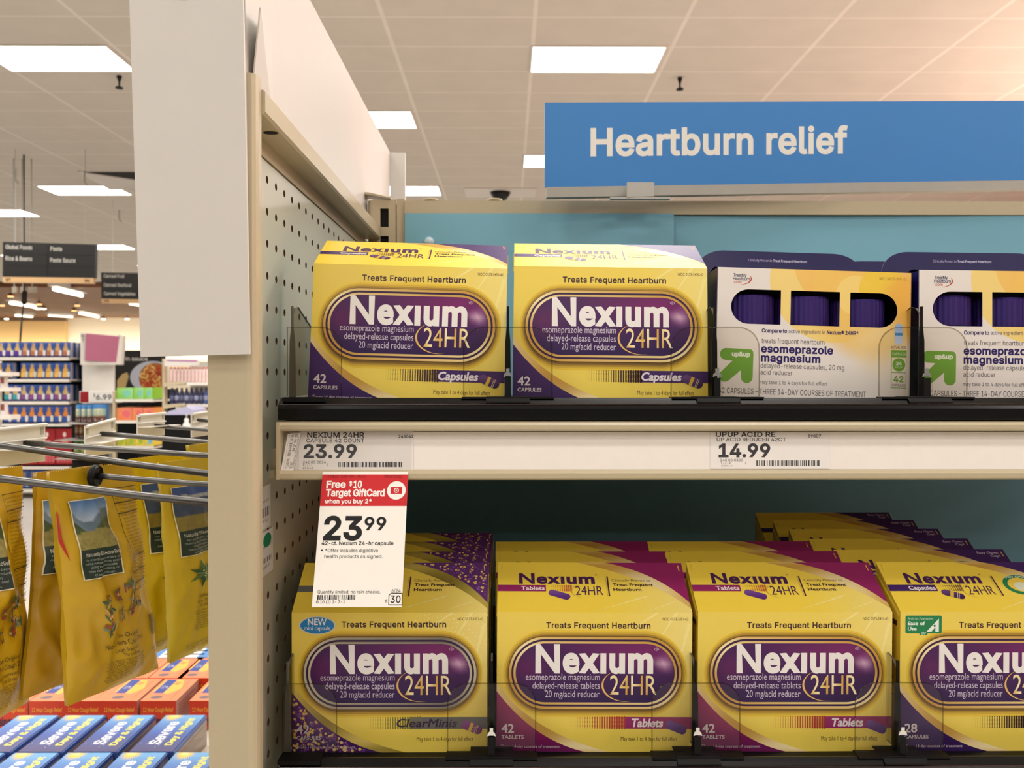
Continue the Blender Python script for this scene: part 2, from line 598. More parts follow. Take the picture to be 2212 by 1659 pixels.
# ------------------------------------------------------------------ ceiling fixtures
def ceiling_light(x, y, label, w=1.147, d=0.585, group=None):
    t = thing('ceiling_light', label, 'ceiling light', (x + w / 2, y + d / 2, ZT - 0.03), group)
    f = MB()
    for a, b in (((x - .02, y - .02), (x + w + .02, y)), ((x - .02, y + d), (x + w + .02, y + d + .02)),
                 ((x - .02, y), (x, y + d)), ((x + w, y), (x + w + .02, y + d))):
        f.box((a[0], a[1], ZT - 0.012), (b[0], b[1], ZT))
    f.build('frame', M_WHITE, t)
    MB().box((x, y, ZT - 0.010), (x + w, y + d, ZT - 0.002)).build('diffuser', M_LIGHT, t)
LIGHTS = {
    (0, 0): 'large lit ceiling panel above the blue hanging header, nearest of all',
    (0, -1): 'large lit ceiling panel high at the edge beside the white end panel',
    (1, 0): 'lit ceiling panel half hidden by the sloping white fascia top edge',
    (1, 1): None,
    (2, 0): 'small lit ceiling panel cut off by the end of the blue header',
    (3, 0): 'small lit ceiling panel just above the slotted corner upright',
    (3, -1): 'lit ceiling panel under the open air vent',
    (4, -2): 'lit ceiling panel at the frame edge, above the black aisle sign',
    (6, -2): 'far lit ceiling panel touching the right end of the larger black aisle sign',
    (7, -2): 'far lit ceiling panel peeping out at the edge of the larger aisle sign',
    (8, -2): 'farthest lit ceiling panel, a thin sliver beside the larger aisle sign',
}
for (k, n), lab in LIGHTS.items():
    if lab:
        x, y = lattice(k, n)
        ceiling_light(x, y + (.27 if k == 6 else 0), lab)
for k in range(0, 9):                          # the rest of the grid, hidden from here
    for n in range(-3, 2):
        x, y = lattice(k, n)
        if (k, n) not in LIGHTS and x < 8 and k % 3 != 2:
            area('ceiling_lamp', (x + 0.573, y + 0.29, ZT - 0.02), 1.147, 0.585, LAMP_P)

def sprinkler(px, py, label, z=ZT, s=0.75):
    p = PZ(px, py, z - 0.06)
    t = thing('ceiling_sprinkler', label, 'sprinkler', (p.x, p.y, z - 0.11))
    MB().lathe([(0.012 * s, 0), (0.012 * s, 0.05), (0.03 * s, 0.095), (0.03 * s, 0.11)], (p.x, p.y, z - 0.11), (40, 38, 36)).build('stem', M_MATBLACK, t)
    MB().lathe([(0.045 * s, -0.01), (0.045 * s, 0.004)], (p.x, p.y, z - 0.11), (60, 55, 50)).build('deflector', M_MATBLACK, t)
sprinkler(262, 181, 'dark ceiling sprinkler below the bright light panel near the end panel')
sprinkler(1468, 182, 'dark ceiling sprinkler between light panel and blue header')
for px, py, lab in ((39, 386, 'tiny hanging hook under the ceiling above the aisle signs'),
                    (187, 389, 'tiny hanging hook beside the open air vent'), (261, 470, 'tiny hanging hook over the smaller aisle sign')):
    p = PZ(px, py, ZT - 0.12)
    tag(MB().tube([(p.x, p.y, ZT), (p.x, p.y, ZT - 0.16), (p.x + .04, p.y, ZT - 0.2)], 0.012, n=6).build('ceiling_hook', M_GREYP), lab, 'hook')
# dome camera on its white tile
p = PZ(1081, 414, ZT)
t = thing('dome_camera', 'black dome security camera on the ceiling left of the blue header', 'security camera', (p.x, p.y, ZT - 0.12))
MB().lathe([(0.02, -0.13), (0.09, -0.11), (0.14, -0.05), (0.16, 0)], (p.x, p.y, ZT - 0.02), n=24).build('dome', M_BLACK, t)
MB().box((p.x - .55, p.y - .25, ZT - .018), (p.x + .55, p.y + .35, ZT - .001)).build('mounting_plate', M_WHITE, t)
# open air vent with a hinged white flap
t = thing('air_vent', 'open white air vent flap with a dark slot in the ceiling', 'air vent', (P(240, 390, 12).x, 12.0, ZT))
a, b_, c, d = PZ(172, 374, ZT - .004), PZ(420, 374, ZT - .004), PZ(420, 392, ZT - .004), PZ(190, 376, ZT - .004)
MB().hexa([PZ(180, 374, ZT - .005), PZ(430, 374, ZT - .005), PZ(430, 394, ZT - .005), PZ(300, 392, ZT - .005)], (0, 0, .004)).build('slot', M_DARK, t)
q = [PZ(172, 373, ZT - .01), PZ(300, 392, ZT - .02), PZ(262, 412, ZT - .12), PZ(240, 412, ZT - .12)]
MB().hexa(q, (0, 0, .012)).build('flap', M_WHITE, t)
q = [PZ(262, 412, ZT - .12), PZ(300, 392, ZT - .02), PZ(420, 394, ZT - .02), PZ(400, 412, ZT - .12)]
MB().hexa(q, (0, 0, .012)).build('side_flap', M_WHITE, t)

# tube lights and spots under the wood
TUBES = [((120, 625), (180, 639), .030, 'lit tube light beside the larger aisle sign, nearest under the wood slats'),
         ((26, 655), (80, 664), .026, 'lit tube light crossed by the hanging black cord'),
         ((175, 677), (215, 685), .024, 'lit tube light right above the pink sign panel'),
         ((283, 656), (330, 664), .024, 'lit tube light under the smaller aisle sign'),
         ((37, 682), (74, 684.5), .020, 'lit tube light low above the birch panel'),
         ((108, 682), (160, 685), .016, 'lit tube light farthest back, between cord and pink panel')]
for (a0, b0), (a1, b1), r, lab in TUBES:
    z = ZT - 0.30
    p, q = PZ(a0, b0, z), PZ(a1, b1, z)
    t = thing('tube_light', lab, 'tube light', (p + q) / 2)
    MB().tube([p, q], r * 1.7, n=8).build('lit_tube', M_TUBE, t)
    d = (q - p)
    s_ = Vector((d.y, -d.x, 0)).normalized() * .13
    h_ = Vector((0, 0, .075))
    MB().hexa([p - s_ + h_ - d * .05, q - s_ + h_ + d * .05, q + s_ + h_ + d * .05, p + s_ + h_ - d * .05], (0, 0, .16)).build('housing', M_WHITE, t)
SP = [(27, 640, 'by the cord, uppermost'), (8, 660, 'at the picture edge over the wood'), (88, 657, 'beside the cord, upper of a cluster'), (85.5, 667, 'beside the cord, lower pair, first'),
      (97.5, 667, 'beside the cord, lower pair, second'), (170, 660, 'right under the larger sign, upper one'), (163, 671, 'right under the larger sign, lower one'),
      (18, 689, 'above the birch panel'), (226, 689, 'above the pink sign panel'), (277, 689, 'between pink sign panel and white end panel')]
for i, (px, py, lab) in enumerate(SP):
    p = PZ(px, py, ZT - 0.32)
    t = thing('spotlight', 'small glowing spotlight ' + lab, 'spotlight', p)
    MB().lathe([(.02, .10), (.09, .04), (.10, 0)][::-1], p, n=12).build('lamp_head', M_WHITE if i % 2 else M_WOOD, t)
    MB().lathe([(.085, -.03), (.09, 0)], p, n=12).build('lit_lens', M_SPOT if i in (0, 1, 2, 5, 6) else M_TUBE, t)
    MB().tube([p + Vector((0, 0, .1)), (p.x, p.y, ZT - .02)], .012, n=5).build('stem', M_WHITE, t)

# ------------------------------------------------------------------ near gondola bay: post, pegboard side, back
XP = -0.200                                    # face of the pegboard
t = thing('gondola_shelving', 'beige metal shelving bay with pegboard side and slotted upright', 'shelving', (0.2, 0.95, 0))
# front post with rounded edge
prof = [(-.2157, .600), (-.1875, .600), (-.1840, .6010), (-.1818, .6035), (-.1808, .607), (-.1808, .6140), (-.198, .6150), (-.198, .660), (-.2157, .660)]
MB().prism(prof, 'z', 0, ZC + .2185, smooth=False).build('front_post', M_BEIGE, t)
# perforated panel with real holes
SPC = 0.0266
mb = MB()
y0, z0, nc, nr = .6947 - SPC / 2, ZC + .1642 + SPC / 2, 19, 21
R = .0034
for i in range(nc):
    for j in range(nr):
        cy, cz = y0 + SPC * (i + .5), z0 - SPC * (j + .5)
        h = SPC / 2
        o8 = [(-h, -h), (0, -h), (h, -h), (h, 0), (h, h), (0, h), (-h, h), (-h, 0)]
        n8 = [(R * math.cos(math.radians(225 + 45 * k)), R * math.sin(math.radians(225 + 45 * k))) for k in range(8)]
        vs = [(XP, cy + a, cz + b) for a, b in o8] + [(XP, cy + a, cz + b) for a, b in n8] + [(XP - .005, cy + a, cz + b) for a, b in n8]
        mb.add(vs, [(k, (k + 1) % 8, 8 + (k + 1) % 8, 8 + k) for k in range(8)])
        mb.add(vs[8:], [(k, (k + 1) % 8, 8 + (k + 1) % 8, 8 + k) for k in range(8)] + [tuple(range(8, 16))], m=1)
zb = z0 - SPC * nr
mb.box((XP - .005, .6150, zb), (XP, y0, z0))
mb.box((XP - .005, .6150, z0), (XP, 1.19, ZC + .1786))
mb.box((XP - .005, .6150, .05), (XP, 1.19, zb))
mb.build('pegboard', [M_PEG, M_HOLE], t)
MB().box((XP - .006, .616, ZC + .1786), (XP - .0025, 1.19, ZC + .1802)).build('panel_gap', M_DARK, t)
# channel rail along the top of the side
mb = MB().box((XP - .005, .6145, ZC + .1802), (XP + .0004, 1.19, ZC + .193))
prof = [(XP - .01, ZC + .193), (-.1800, ZC + .193), (-.178, ZC + .195), (-.178, ZC + .2095), (-.1795, ZC + .211), (XP - .01, ZC + .211)]
mb.prism(prof, 'y', .6142, 1.168)
mb.build('side_top_rail', M_BEIGE, t)
MB().prism([(p[0] * .006 - .187, p[1] * .004 + .700 - .04) for p in ell(0, 0, 1, 1, 14)], 'z', ZC + .1926, ZC + .1931).build('rail_hole', M_DARK, t)
# outer skin of the end (the neighbouring side hangs hooks on it)
MB().box((-.2157, .660, .05), (-.2085, 1.95, ZC + .21)).build('end_skin', M_BEIGE, t)
# slotted corner upright
zt = ZC + .249
mb = MB()
Yu = 1.17
def upx(px):
    return (px - CX) / FP * Yu
xl, xa, xb, xr = upx(794), upx(822), upx(840), upx(855.5)
sl = [zt - .0125 - .0385 * i for i in range(40)]
z = zt
for zs in sl:                                   # web between and beside the slots
    mb.box((upx(806), Yu, zs), (xr, Yu + .003, z))
    mb.box((upx(806), Yu, zs - .026), (xa, Yu + .003, zs))
    mb.box((xb, Yu, zs - .026), (xr, Yu + .003, zs))
    z = zs - .026
mb.prism([(xl, Yu + .03), (xl, Yu + .008), (upx(796.5), Yu + .003), (upx(801), Yu + .0005), (upx(806), Yu), (upx(806), Yu + .003), (upx(800), Yu + .03)], 'z', .02, zt - .001)
mb.box((upx(857.5), Yu - .001, .02), (upx(875), Yu + .012, zt + .001))
mb.build('slotted_upright', M_BEIGE, t)
MB().box((upx(807), Yu + .0045, .02), (upx(857), Yu + .03, zt - .006)).build('slot_shade', M_DARK, t)  # dark box added behind the slots to stand for the shade inside
# bent connecting tab over the corner
mb = MB()
mb.prism([(upx(757), zt + .002), (upx(775), zt + .0075), (upx(800), zt + .006), (upx(845), zt + .0005), (upx(845), zt + .002), (upx(800), zt + .009), (upx(775), zt + .0105), (upx(757), zt + .005)], 'y', Yu - .004, Yu + .03)
mb.build('corner_tab', M_BEIGE, t)
# back top rail and base
mb = MB().box((upx(875), 1.166, ZC + .2275), (1.0, 1.19, ZC + .2465))
mb.build('back_rail', M_BEIGE, t)
MB().box((-.19, .70, .0), (1.0, 1.19, .12)).build('base_deck', M_BEIGE, t)
MB().box((upx(858), 1.1785, .12), (1.0, 1.186, ZC + .2275)).build('back_panel', M_PEG, t)
for px, py, nm in ((1069, 430, 'rail_cap'), (931, 432, 'rail_cap')):
    p = P(px, py, 1.178)
    MB().lathe([(.008, 0), (.008, .002), (.0105, .002), (.0105, .0045), (.006, .0055)], (p.x, 1.178, ZC + .2464), n=18).build(nm, M_BEIGE, t)
# screw plugs / bracket tongue on the pegboard
p = PX(590, 1000, XP)
MB().box((XP, p.y - .004, p.z - .012), (XP + .006, p.y + .004, p.z + .012)).box((XP, p.y - .010, p.z - .012), (XP + .004, p.y - .003, p.z - .005)).build('bracket_tongue', M_BEIGE, t)

# blue paper sheets on the back panel (the second one hangs a little lower, with a lifted top edge)
mb = MB()
def sheet(name, x0, x1, zt_, yb, label, wav):
    mb = MB()
    f = lambda u, v, l=0: Vector((u, yb - .0009 - wav * max(0, 1 - (zt_ - v) / .05) * (0.5 + 0.5 * math.sin(u * 9 + 1)), v))
    grid(mb, f, x0, ZC - .52, x1, zt_, 40, 30, (120, 178, 198), 0, smooth=True)
    return tag(mb.build(name, M_BLUEP), label, 'backing paper')
sheet('backing_paper', upx(876), .232, ZC + .2289, 1.1655, 'teal blue backing paper beside the slotted upright, overlapping the beige rail', .0)
sheet('backing_paper', .226, .99, ZC + .2270, 1.1725, 'light blue backing paper behind the white and navy cartons', .004)
p = P(927, 523, 1.16)
tag(MB().lathe([(.0075, 0), (.0073, .003), (.005, .0055), (.001, .0065)], (0, 0, 0), n=20).build('suction_cup', mat('frosted_plug', (190, 212, 218), .35, 0, 40, .03)), 'round frosted plug on the teal backing paper', 'plug')
o = bpy.data.objects['suction_cup']
o.location = (p.x, 1.1645, p.z)
o.rotation_euler = (math.radians(90), 0, 0)

# white boards above the side
mb = MB()
mb.prism([(.597, ZC + .2187), (.6605, ZC + .2187), (.6605, ZC + .2112), (1.417, ZC + .2112), (1.417, ZC + .382), (.597, ZC + .382)], 'x', XP - .012, XP - .0002)
tag(mb.build('white_fascia', M_WHITE), 'long white fascia board running back above the pegboard side', 'fascia board')
t = thing('white_card_holder', 'thin white card pocket leaning on the white fascia near the end panel', 'card holder', (XP + .004, .67, ZC + .2112))
MB().hexa([(XP + .0002, .648, ZC + .2112), (XP + .0002, .708, ZC + .2112), (XP + .0002, .704, ZC + .2855), (XP + .010, .640, ZC + .2825)], (.0012, 0, 0)).build('card', M_WHITE, t)
mb = MB().box((XP + .0002, 1.4175, ZC + .24), (upx(876) * 1.42 / 1.17, 1.427, P(860, 332, 1.42).z))
tag(mb.build('end_board', M_WHITE), 'short white board closing the far end of the fascia', 'board')
# big white end panel
t = thing('white_end_panel', 'large blank white panel hanging in front of the beige post', 'sign panel', (P(412, 768, .592).x, .592, P(412, 768, .592).z))
q = [P(281.5, -90, .592), P(526.5, -90, .592), P(540, 765, .592), P(305.5, 771, .592)]
MB().hexa(q, (0, .003, 0)).build('panel_face', M_WHITE, t)
pp = P(401, -11, .592)
MB().prism([(pp.x + a * .0048, pp.z + b * .0048) for a, b in ell(0, 0, 1, 1, 20)], 'y', .5912, .592).build('screw_cap', M_MATBLACK, t)
mb = MB().hexa([P(527.5, -90, .5955), P(531, -90, .5955), P(540.5, 765, .5955), P(537.5, 765, .5955)], (0, .0012, 0))
mb.build('edge_trim', M_GREYP, t)

# blue category header
t = thing('category_header', 'wide blue header sign lettered in white on the shelf top', 'sign', P(1690, 428, 1.16))
YL, YR = 1.12, 1.19
A, B_, Cc, D_ = P(1177, 405, YL), P(2330, 386.5, YR + .008), P(2330, 216.5, YR + .008), P(1177, 223, YL)
mb = MB()
U = (B_ - A) / 1153.0
V = (D_ - A) / 182.0
N = U.cross(V).normalized()
if N.y > 0:
    N = -N
f = frame(A, U, V, N)
mb.hexa([A, B_, Cc, D_], -N * .004, (58, 128, 196))
def hp(px, py):      # photo pixel -> sign units
    o_ = Vector((0, 0, ZC))
    d = P(px, py, 1.0) - o_
    s_ = (A - o_).dot(N) / d.dot(N)
    q_ = o_ + d * s_ - A
    return q_.dot(U) / U.length_squared, q_.dot(V) / V.length_squared
u0, v0 = hp(1273, 340)
u1, _ = hp(1829, 333)
_, vc = hp(1273, 284)
T(mb, f, 'Heartburn relief', u0, v0, vc - v0, (232, 229, 220), 2, u1, font='I', bold=.048, res=7, track=1.03)
mb.build('sign_face', M_SIGN, t)
mb = MB()
g = lambda a, b: P(a, b, YL + (YR - YL) * (a - 1177) / 1035.0)
mb.hexa([g(1180, 427), g(2330, 407), g(2330, 387), g(1180, 404)], (0, .012, 0))
mb.build('bottom_rail', M_GREYP, t)
mb = MB().hexa([P(1354, 426, 1.115), P(1413, 424, 1.118), P(1413, 394, 1.118), P(1354, 394, 1.115)], (0, .004, 0))
mb.hexa([P(1318, 430, 1.115), P(1448, 430, 1.118), P(1448, 425.5, 1.118), P(1318, 425.5, 1.115)], (0, .010, 0))
mb.build('clip', mat('light_grey_clip', (182, 180, 172), .45), t)

# ------------------------------------------------------------------ shelves
def shelf(zb, label, x0=-.1805, x1=.95):
    """zb: height of the lip top relative to the eye (front edge at y=.665)"""
    z = ZC + zb
    t = thing('store_shelf', label, 'shelf', (.38, .92, z - .065))
    mb = MB()
    mb.box((x0 + .004, .682, z - .034), (x1, 1.155, z - .0185))
    mb.build('deck', M_BEIGE, t)
    mb = MB()
    pr = [(.668, z - .0185), (.6625, z - .0195), (.6605, z - .0215), (.6605, z - .0245), (.6625, z - .0262), (.6755, z - .0265), (.6665, z - .0565),
          (.6615, z - .0575), (.6595, z - .0600), (.6595, z - .0635), (.663, z - .0652), (.672, z - .0652), (.682, z - .034), (.69, z - .034), (.69, z - .0185)]
    mb.prism(pr, 'x', x0, x1)
    mb.build('price_channel', M_BEIGE, t)
    mb = MB().prism([(.6585, z - .019), (.70, z - .019), (1.15, z - .045), (1.15, z - .062), (.70, z - .066), (.6585, z - .0645)], 'x', x0 - .0025, x0)
    mb.build('bracket', M_BEIGE, t)
    return t
def tray(zb, label, x0=-.183, x1=.95):
    z = ZC + zb
    t = thing('shelf_tray', label, 'shelf tray', (.38, .9, z - .018))
    pr = [(.6745, z - .018), (.6745, z - .0012), (.6735, z - .0002), (.6715, z), (.6690, z - .0022), (.6655, z - .0052), (.6638, z - .0085), (.6640, z - .0165), (.6655, z - .0178)]
    MB().prism(pr, 'x', x0, x1).build('front_lip', M_BLACK, t)
    MB().tube([(x0 + .0005, .6655, z - .0052), (x1, .6655, z - .0052)], .0007, n=8).build('lip_ridge', M_RIDGE, t)
    MB().box((x0, .6745, z - .0165), (x1, 1.15, z - .0085)).build('tray_floor', M_MATBLACK, t)
    return t
shelf(-.0165, 'upper beige shelf with price channel along its front')
tray(-.0165, 'black merchandising tray with rounded lip on the upper shelf')
shelf(-.3075, 'lower beige shelf under the row of yellow boxes, mostly below the frame')
tray(-.3075, 'black merchandising tray with lip on the lower shelf')

def divider(x, zb, label, short=False):
    z = ZC + zb
    t = thing('shelf_divider', label, 'shelf divider', (x, .69, z - .001), 'clear front stops on black shelf dividers')
    w, h, yf = .0360, .0572, .6785
    wr = .0405 if short else w
    wl = .0035 if short else w
    outline = [(x - wl, z + .001), (x + wr, z + .001)] + [(x + wr - .017 + .017 * math.cos(a), z + h - .017 + .017 * math.sin(a)) for a in [math.radians(i * 11.25) for i in range(9)]] \
        + ([(x - wl, z + h)] if short else [(x - w + .017 - .017 * math.sin(a), z + h - .017 + .017 * math.cos(a)) for a in [math.radians(i * 11.25) for i in range(9)]])
    MB().prism(outline, 'y', yf, yf + .0016).build('front_plate', M_CLEAR, t)
    # rim of the plate catches light: a thin tinted edge band
    rim = MB()
    r2 = outline[1:]
    pts = [Vector((a, yf + .0008, b)) for a, b in r2] + [Vector((outline[0][0], yf + .0008, outline[0][1]))]
    rim.tube(pts, .0006, n=5)
    rim.build('plate_rim', M_TINT, t)
    # dividing wall, seen along its length
    zt_ = .0755
    pr = [(.6835, z + .001), (.6835, z + .040), (.6815, z + .056), (.6835, z + .068), (.690, z + zt_ - .002), (.699, z + zt_), (.712, z + zt_ - .004), (.80, z + .045), (1.12, z + .045), (1.12, z + .001)]
    mb = MB()
    n = len(pr)
    x0_, x1_ = x - .0008, x + .0008
    vs = [(x0_, a, b) for a, b in pr] + [(x1_, a, b) for a, b in pr]
    tt = [tuple(q) for q in tessellate_polygon([[Vector((a, b, 0)) for a, b in pr]])]
    mb.add(vs[:n], tt)
    mb.add(vs[n:], tt)
    mb.add(vs, [(i, (i + 1) % n, n + (i + 1) % n, n + i) for i in range(n)], m=1)
    mb.build('divider_wall', [M_TINT, M_SMOKE], t)
    pr2 = [(x - .0016, z), (x + .0016, z), (x + .0014, z + .048), (x + .0008, z + .073), (x - .0008, z + .073), (x - .0014, z + .048)]
    MB().prism([(x - .0025, z), (x + .0025, z), (x + .0021, z + .046), (x + .0009, z + .058), (x + .0009, z + .0745), (x - .0009, z + .0745), (x - .0009, z + .058), (x - .0021, z + .046)], 'y', .6812, .6832).build('wall_front_edge', M_SMOKE if short else M_MATBLACK, t)
    if short:
        MB().box((x - .004, .6652, z - .0030), (x + .030, .682, z + .0004)).build('foot', M_MATBLACK, t)
        return t
    # clear bottle-shaped clip with a black core
    MB().prism([(x - .0048, z + .0005), (x - .0042, z + .017), (x - .0022, z + .0195), (x - .0016, z + .0245), (x + .0016, z + .0245), (x + .0022, z + .0195), (x + .0042, z + .017), (x + .0048, z + .0005)], 'y', .6725, .6775).build('clip', M_SLEEVE, t)
    MB().prism([(x - .0016, z + .0175), (x - .0035, z + .0168), (x - .0028, z + .0195), (x - .0014, z + .0205), (x - .0014, z + .0235), (x + .0014, z + .0235), (x + .0014, z + .0205), (x + .0028, z + .0195), (x + .0035, z + .0168), (x + .0016, z + .0175)], 'y', .6722, .6732).build('clip_highlight', M_CLIPGLINT, t)
    MB().prism([(x - .0026, z + .0005), (x + .0026, z + .0005), (x + .0026, z + .0160), (x - .0026, z + .0160)], 'y', .6718, .6725).build('clip_core', M_MATBLACK, t)
    # black foot hooked over the lip
    mb = MB().box((x - w - .001, .669, z - .0008), (x + w + .001, .682, z + .0006))
    mb.prism([(.6652, z - .0042), (.6652, z - .0030), (.6705, z + .0008), (.690, z + .0008), (.690, z - .0005), (.6715, z + .0002)], 'x', x - .0135 - .004, x + .0135 + .004)
    mb.build('foot', M_MATBLACK, t)
    return t
DUP = [-.1760, 0.0, .1692, .3392]
LBU = ['clear divider at the pegboard end of the upper shelf', 'clear divider between the two yellow boxes on the upper shelf',
       'clear divider between yellow box and white carton on the upper shelf', 'clear divider between the two white cartons on the upper shelf']
for x, lab in zip(DUP, LBU):
    divider(x, -.0165, lab, x < -.1)
DLO = [-.1805, -.0133, .154, .3207]
LBL = ['clear divider at the pegboard end of the lower shelf', 'clear divider beside the beaded-corner box on the lower shelf',
       'clear divider between the two magenta-cornered boxes', 'clear divider between magenta-cornered box and purple-cornered box on the lower shelf']
for x, lab in zip(DLO, LBL):
    divider(x, -.3075, lab, x < -.1)

# label strip and price labels in the upper channel
def YC(py):                                  # the strip leans back in its channel
    return .6642 + (1015 - py) / 82.0 * .0095
def pf(front):
    return lambda u, v, l=0: P(u, v, YC(v) - front) + Vector((0, -l * EPS, l * EPS * .3))
mb = MB()
a, b_ = P(0, 1015, YC(1015)), P(0, 933, YC(933))
mb.hexa([(-.176, a.y, a.z), (.95, a.y, a.z), (.95, b_.y, b_.z), (-.176, b_.y, b_.z)], (0, .0004, 0), (240, 234, 226))
tag(mb.build('label_strip', M_PAPER), 'long white paper strip filling the price channel', 'label strip')
def price_label(name, label, x0, y0, x1, y1, front, fn, sleeve=None):
    t = thing(name, label, 'price label', P((x0 + x1) / 2, y1, YC(y1) - front))
    mb = MB()
    f_ = pf(front)
    mb.hexa([f_(x0, y1), f_(x1, y1), f_(x1, y0), f_(x0, y0)], (0, .0002, 0), (236, 231, 226))
    fn(mb, lambda u, v, l=0: f_(u, v, l + 1))
    mb.build('paper', M_PAPER, t)
    if sleeve:
        a, b, c, d = sleeve
        g_ = pf(front + .0008)
        MB().hexa([g_(a, d), g_(c, d), g_(c, b), g_(a, b)], (0, .0003, 0)).build('clear_sleeve', M_SLEEVE, t)
    return t
INK = (58, 56, 58)
def lab1(mb, f):
    T(mb, f, 'NEXIUM 24HR', 664, 945, 11, INK, 2, 787, font='I', bold=.03, up=-1)
    T(mb, f, 'CAPSULE 42 COUNT', 662, 955.5, 8, INK, 2, 787, font='I', bold=.012, up=-1)
    T(mb, f, '23.99', 656, 988.5, 27.5, INK, 2, 771, font='I', bold=.055, up=-1, res=5)
    T(mb, f, '245042', 861, 945.8, 6.2, INK, 2, 893, font='I', bold=.03, up=-1)
    T(mb, f, '245 05 0816', 655, 1001, 5.6, INK, 2, 704, font='I', up=-1)
    T(mb, f, '1-7-1', 654, 1007, 5.2, INK, 2, 675, font='I', up=-1)
    T(mb, f, '2', 706, 1006.5, 5.2, INK, 2, font='I', up=-1)
    T(mb, f, '45042', 653, 1013, 4.2, (110, 108, 108), 2, 677, font='I', up=-1)
    bars(mb, f, 731, 1009, 870, 998, INK, 2, 3, 30)
price_label('price_label', 'white price label reading 23.99 in the channel under the first yellow box', 645, 931.5, 893, 1015, .0006, lab1, (632, 931, 889, 1018))
def lab2(mb, f):
    T(mb, f, 'UPUP ACID RE', 1547, 943.5, 10, INK, 2, 1676, font='I', bold=.03, up=-1)
    T(mb, f, 'UP ACID REDUCER 42CT', 1549, 953.5, 7.5, INK, 2, 1699, font='I', bold=.012, up=-1)
    T(mb, f, '14.99', 1553, 987, 27, INK, 2, 1665, font='I', bold=.055, up=-1, res=5)
    T(mb, f, '898D7', 1747, 945, 6, INK, 2, 1775, font='I', bold=.03, up=-1)
    T(mb, f, '245 05 0300', 1557, 997, 5.2, INK, 2, 1606, font='I', up=-1)
    T(mb, f, '1-7-2', 1558, 1003, 4.8, INK, 2, 1579, font='I', up=-1)
    T(mb, f, '2', 1610, 1003, 4.8, INK, 2, font='I', up=-1)
    T(mb, f, '82962', 1559, 1008, 3, (140, 138, 136), 2, 1583, font='I', up=-1)
    bars(mb, f, 1635, 1007, 1773, 995, INK, 2, 5, 32)
price_label('price_label', 'white price label reading 14.99 in the channel under the white cartons', 1535, 934, 1795, 1013, .0004, lab2)
t = thing('section_label', 'narrow white section label with sideways print at the channel end', 'label', P(630, 1020, .664))
mb = MB()
q = [P(606.5, 1018, .6622), P(634, 1016, .6615), P(650, 935, .6700), P(622, 937, .6705)]
mb.hexa(q, (0, .0002, 0), (238, 234, 228))
Ul, Vl = (q[1] - q[0]) / 27.5, (q[3] - q[0]) / 83.0
fl = frame(q[0], Ul, Vl, (0, -1, 0))
def side_text(s, u, v0, v1, cap, ink):
    verts, faces, a, b, _n = glyphs(s, 'I', .01, 3)
    k = (v1 - v0) / (b - a)
    mb.add([fl(u - y * cap, v0 + (x - a) * k, 2) for x, y in verts], faces, ink)
side_text('T1820', 14.5, 5, 26, 5.5, INK)
side_text('0107', 23, 5, 20, 5.5, INK)
side_text('B245ELE  STA', 14, 34, 80, 5.5, INK)
side_text('59.2"  04-15', 22.5, 43, 81, 5.5, INK)
side_text('DIGESTIVE HEALTH 4/15', 27, 5, 74, 3.0, (120, 118, 116))
for i in range(22):
    rect(mb, fl, 4.2, 4 + i * 3.4, 4.8, 5.6 + i * 3.4, (130, 128, 126), 2)
mb.build('paper', M_PAPER, t)

# promotional tag hanging from the strip, swinging out at the bottom
TL, TR, BL, BR = P(697, 1019, .6590), P(882, 1019, .6590), P(673, 1312, .6265), P(868, 1313.5, .6265)
Ut = (TR - TL)
Vt = (BL - TL)
Nt = Ut.cross(Vt)
if Nt.y > 0:
    Nt = -Nt
Nt.normalize()
def on_tag(px, py):
    o_ = Vector((0, 0, ZC))
    d = P(px, py, 1.0) - o_
    q_ = o_ + d * ((TL - o_).dot(Nt) / d.dot(Nt)) - TL
    # solve in the (slightly sheared) tag axes
    a11, a12, a22 = Ut.dot(Ut), Ut.dot(Vt), Vt.dot(Vt)
    b1, b2 = q_.dot(Ut), q_.dot(Vt)
    det = a11 * a22 - a12 * a12
    return (b1 * a22 - b2 * a12) / det, (b2 * a11 - b1 * a12) / det
ftag = lambda u, v, l=0: TL + Ut * u + Vt * v + Nt * (l * EPS)
tp = thing('promotion_tag', 'red and white sale tag reading 23 99 hanging from the price channel', 'price tag', BL.lerp(BR, .5))
mb = MB()
mb.hexa([ftag(0, 1), ftag(1, 1), ftag(1, 0), ftag(0, 0)], -Nt * .0003, (240, 236, 228))
def c4(px, py):                       # photo crop (x4.88) -> tag units
    return on_tag(640 + px / 4.881, 1000 + py / 4.881)
_, va = c4(700, 122)
_, vb = c4(700, 456)
rect(mb, ftag, .0, vb, 1.0, va, (198, 42, 46), 1)
def tt(s, x0, x1, yb, yt, col, bold=0.0, l=3, res=3):
    u0, v0 = c4(x0, yb)
    u1, _ = c4(x1, yb)
    _, v1 = c4(x0, yt)
    T(mb, ftag, s, u0, v0, v0 - v1, col, l, u1, font='I', bold=bold, up=-1, res=res)
K = (28, 28, 30)
WH = (244, 238, 232)
tt('T1820  245-05-0816', 330, 725, 155, 128, (96, 26, 30), .0)
tt('890270132', 930, 1115, 157, 130, (96, 26, 30), .0)
tt('Free', 316, 520, 260, 190, WH, .06, res=4)
tt('$', 556, 588, 240, 195, WH, .05)
tt('10', 600, 690, 260, 190, WH, .06, res=4)
tt('Target GiftCard', 310, 930, 350, 280, WH, .06, res=4)
tt('when you buy 2*', 298, 795, 425, 382, WH, .05)
cu, cv = c4(1055, 290)
ru = c4(1153, 290)[0] - cu
rv = c4(1055, 387)[1] - cv
poly(mb, ftag, ell(cu, cv, ru, rv, 36), WH, 2)
a_, b_ = c4(993, 327), c4(1118, 254)
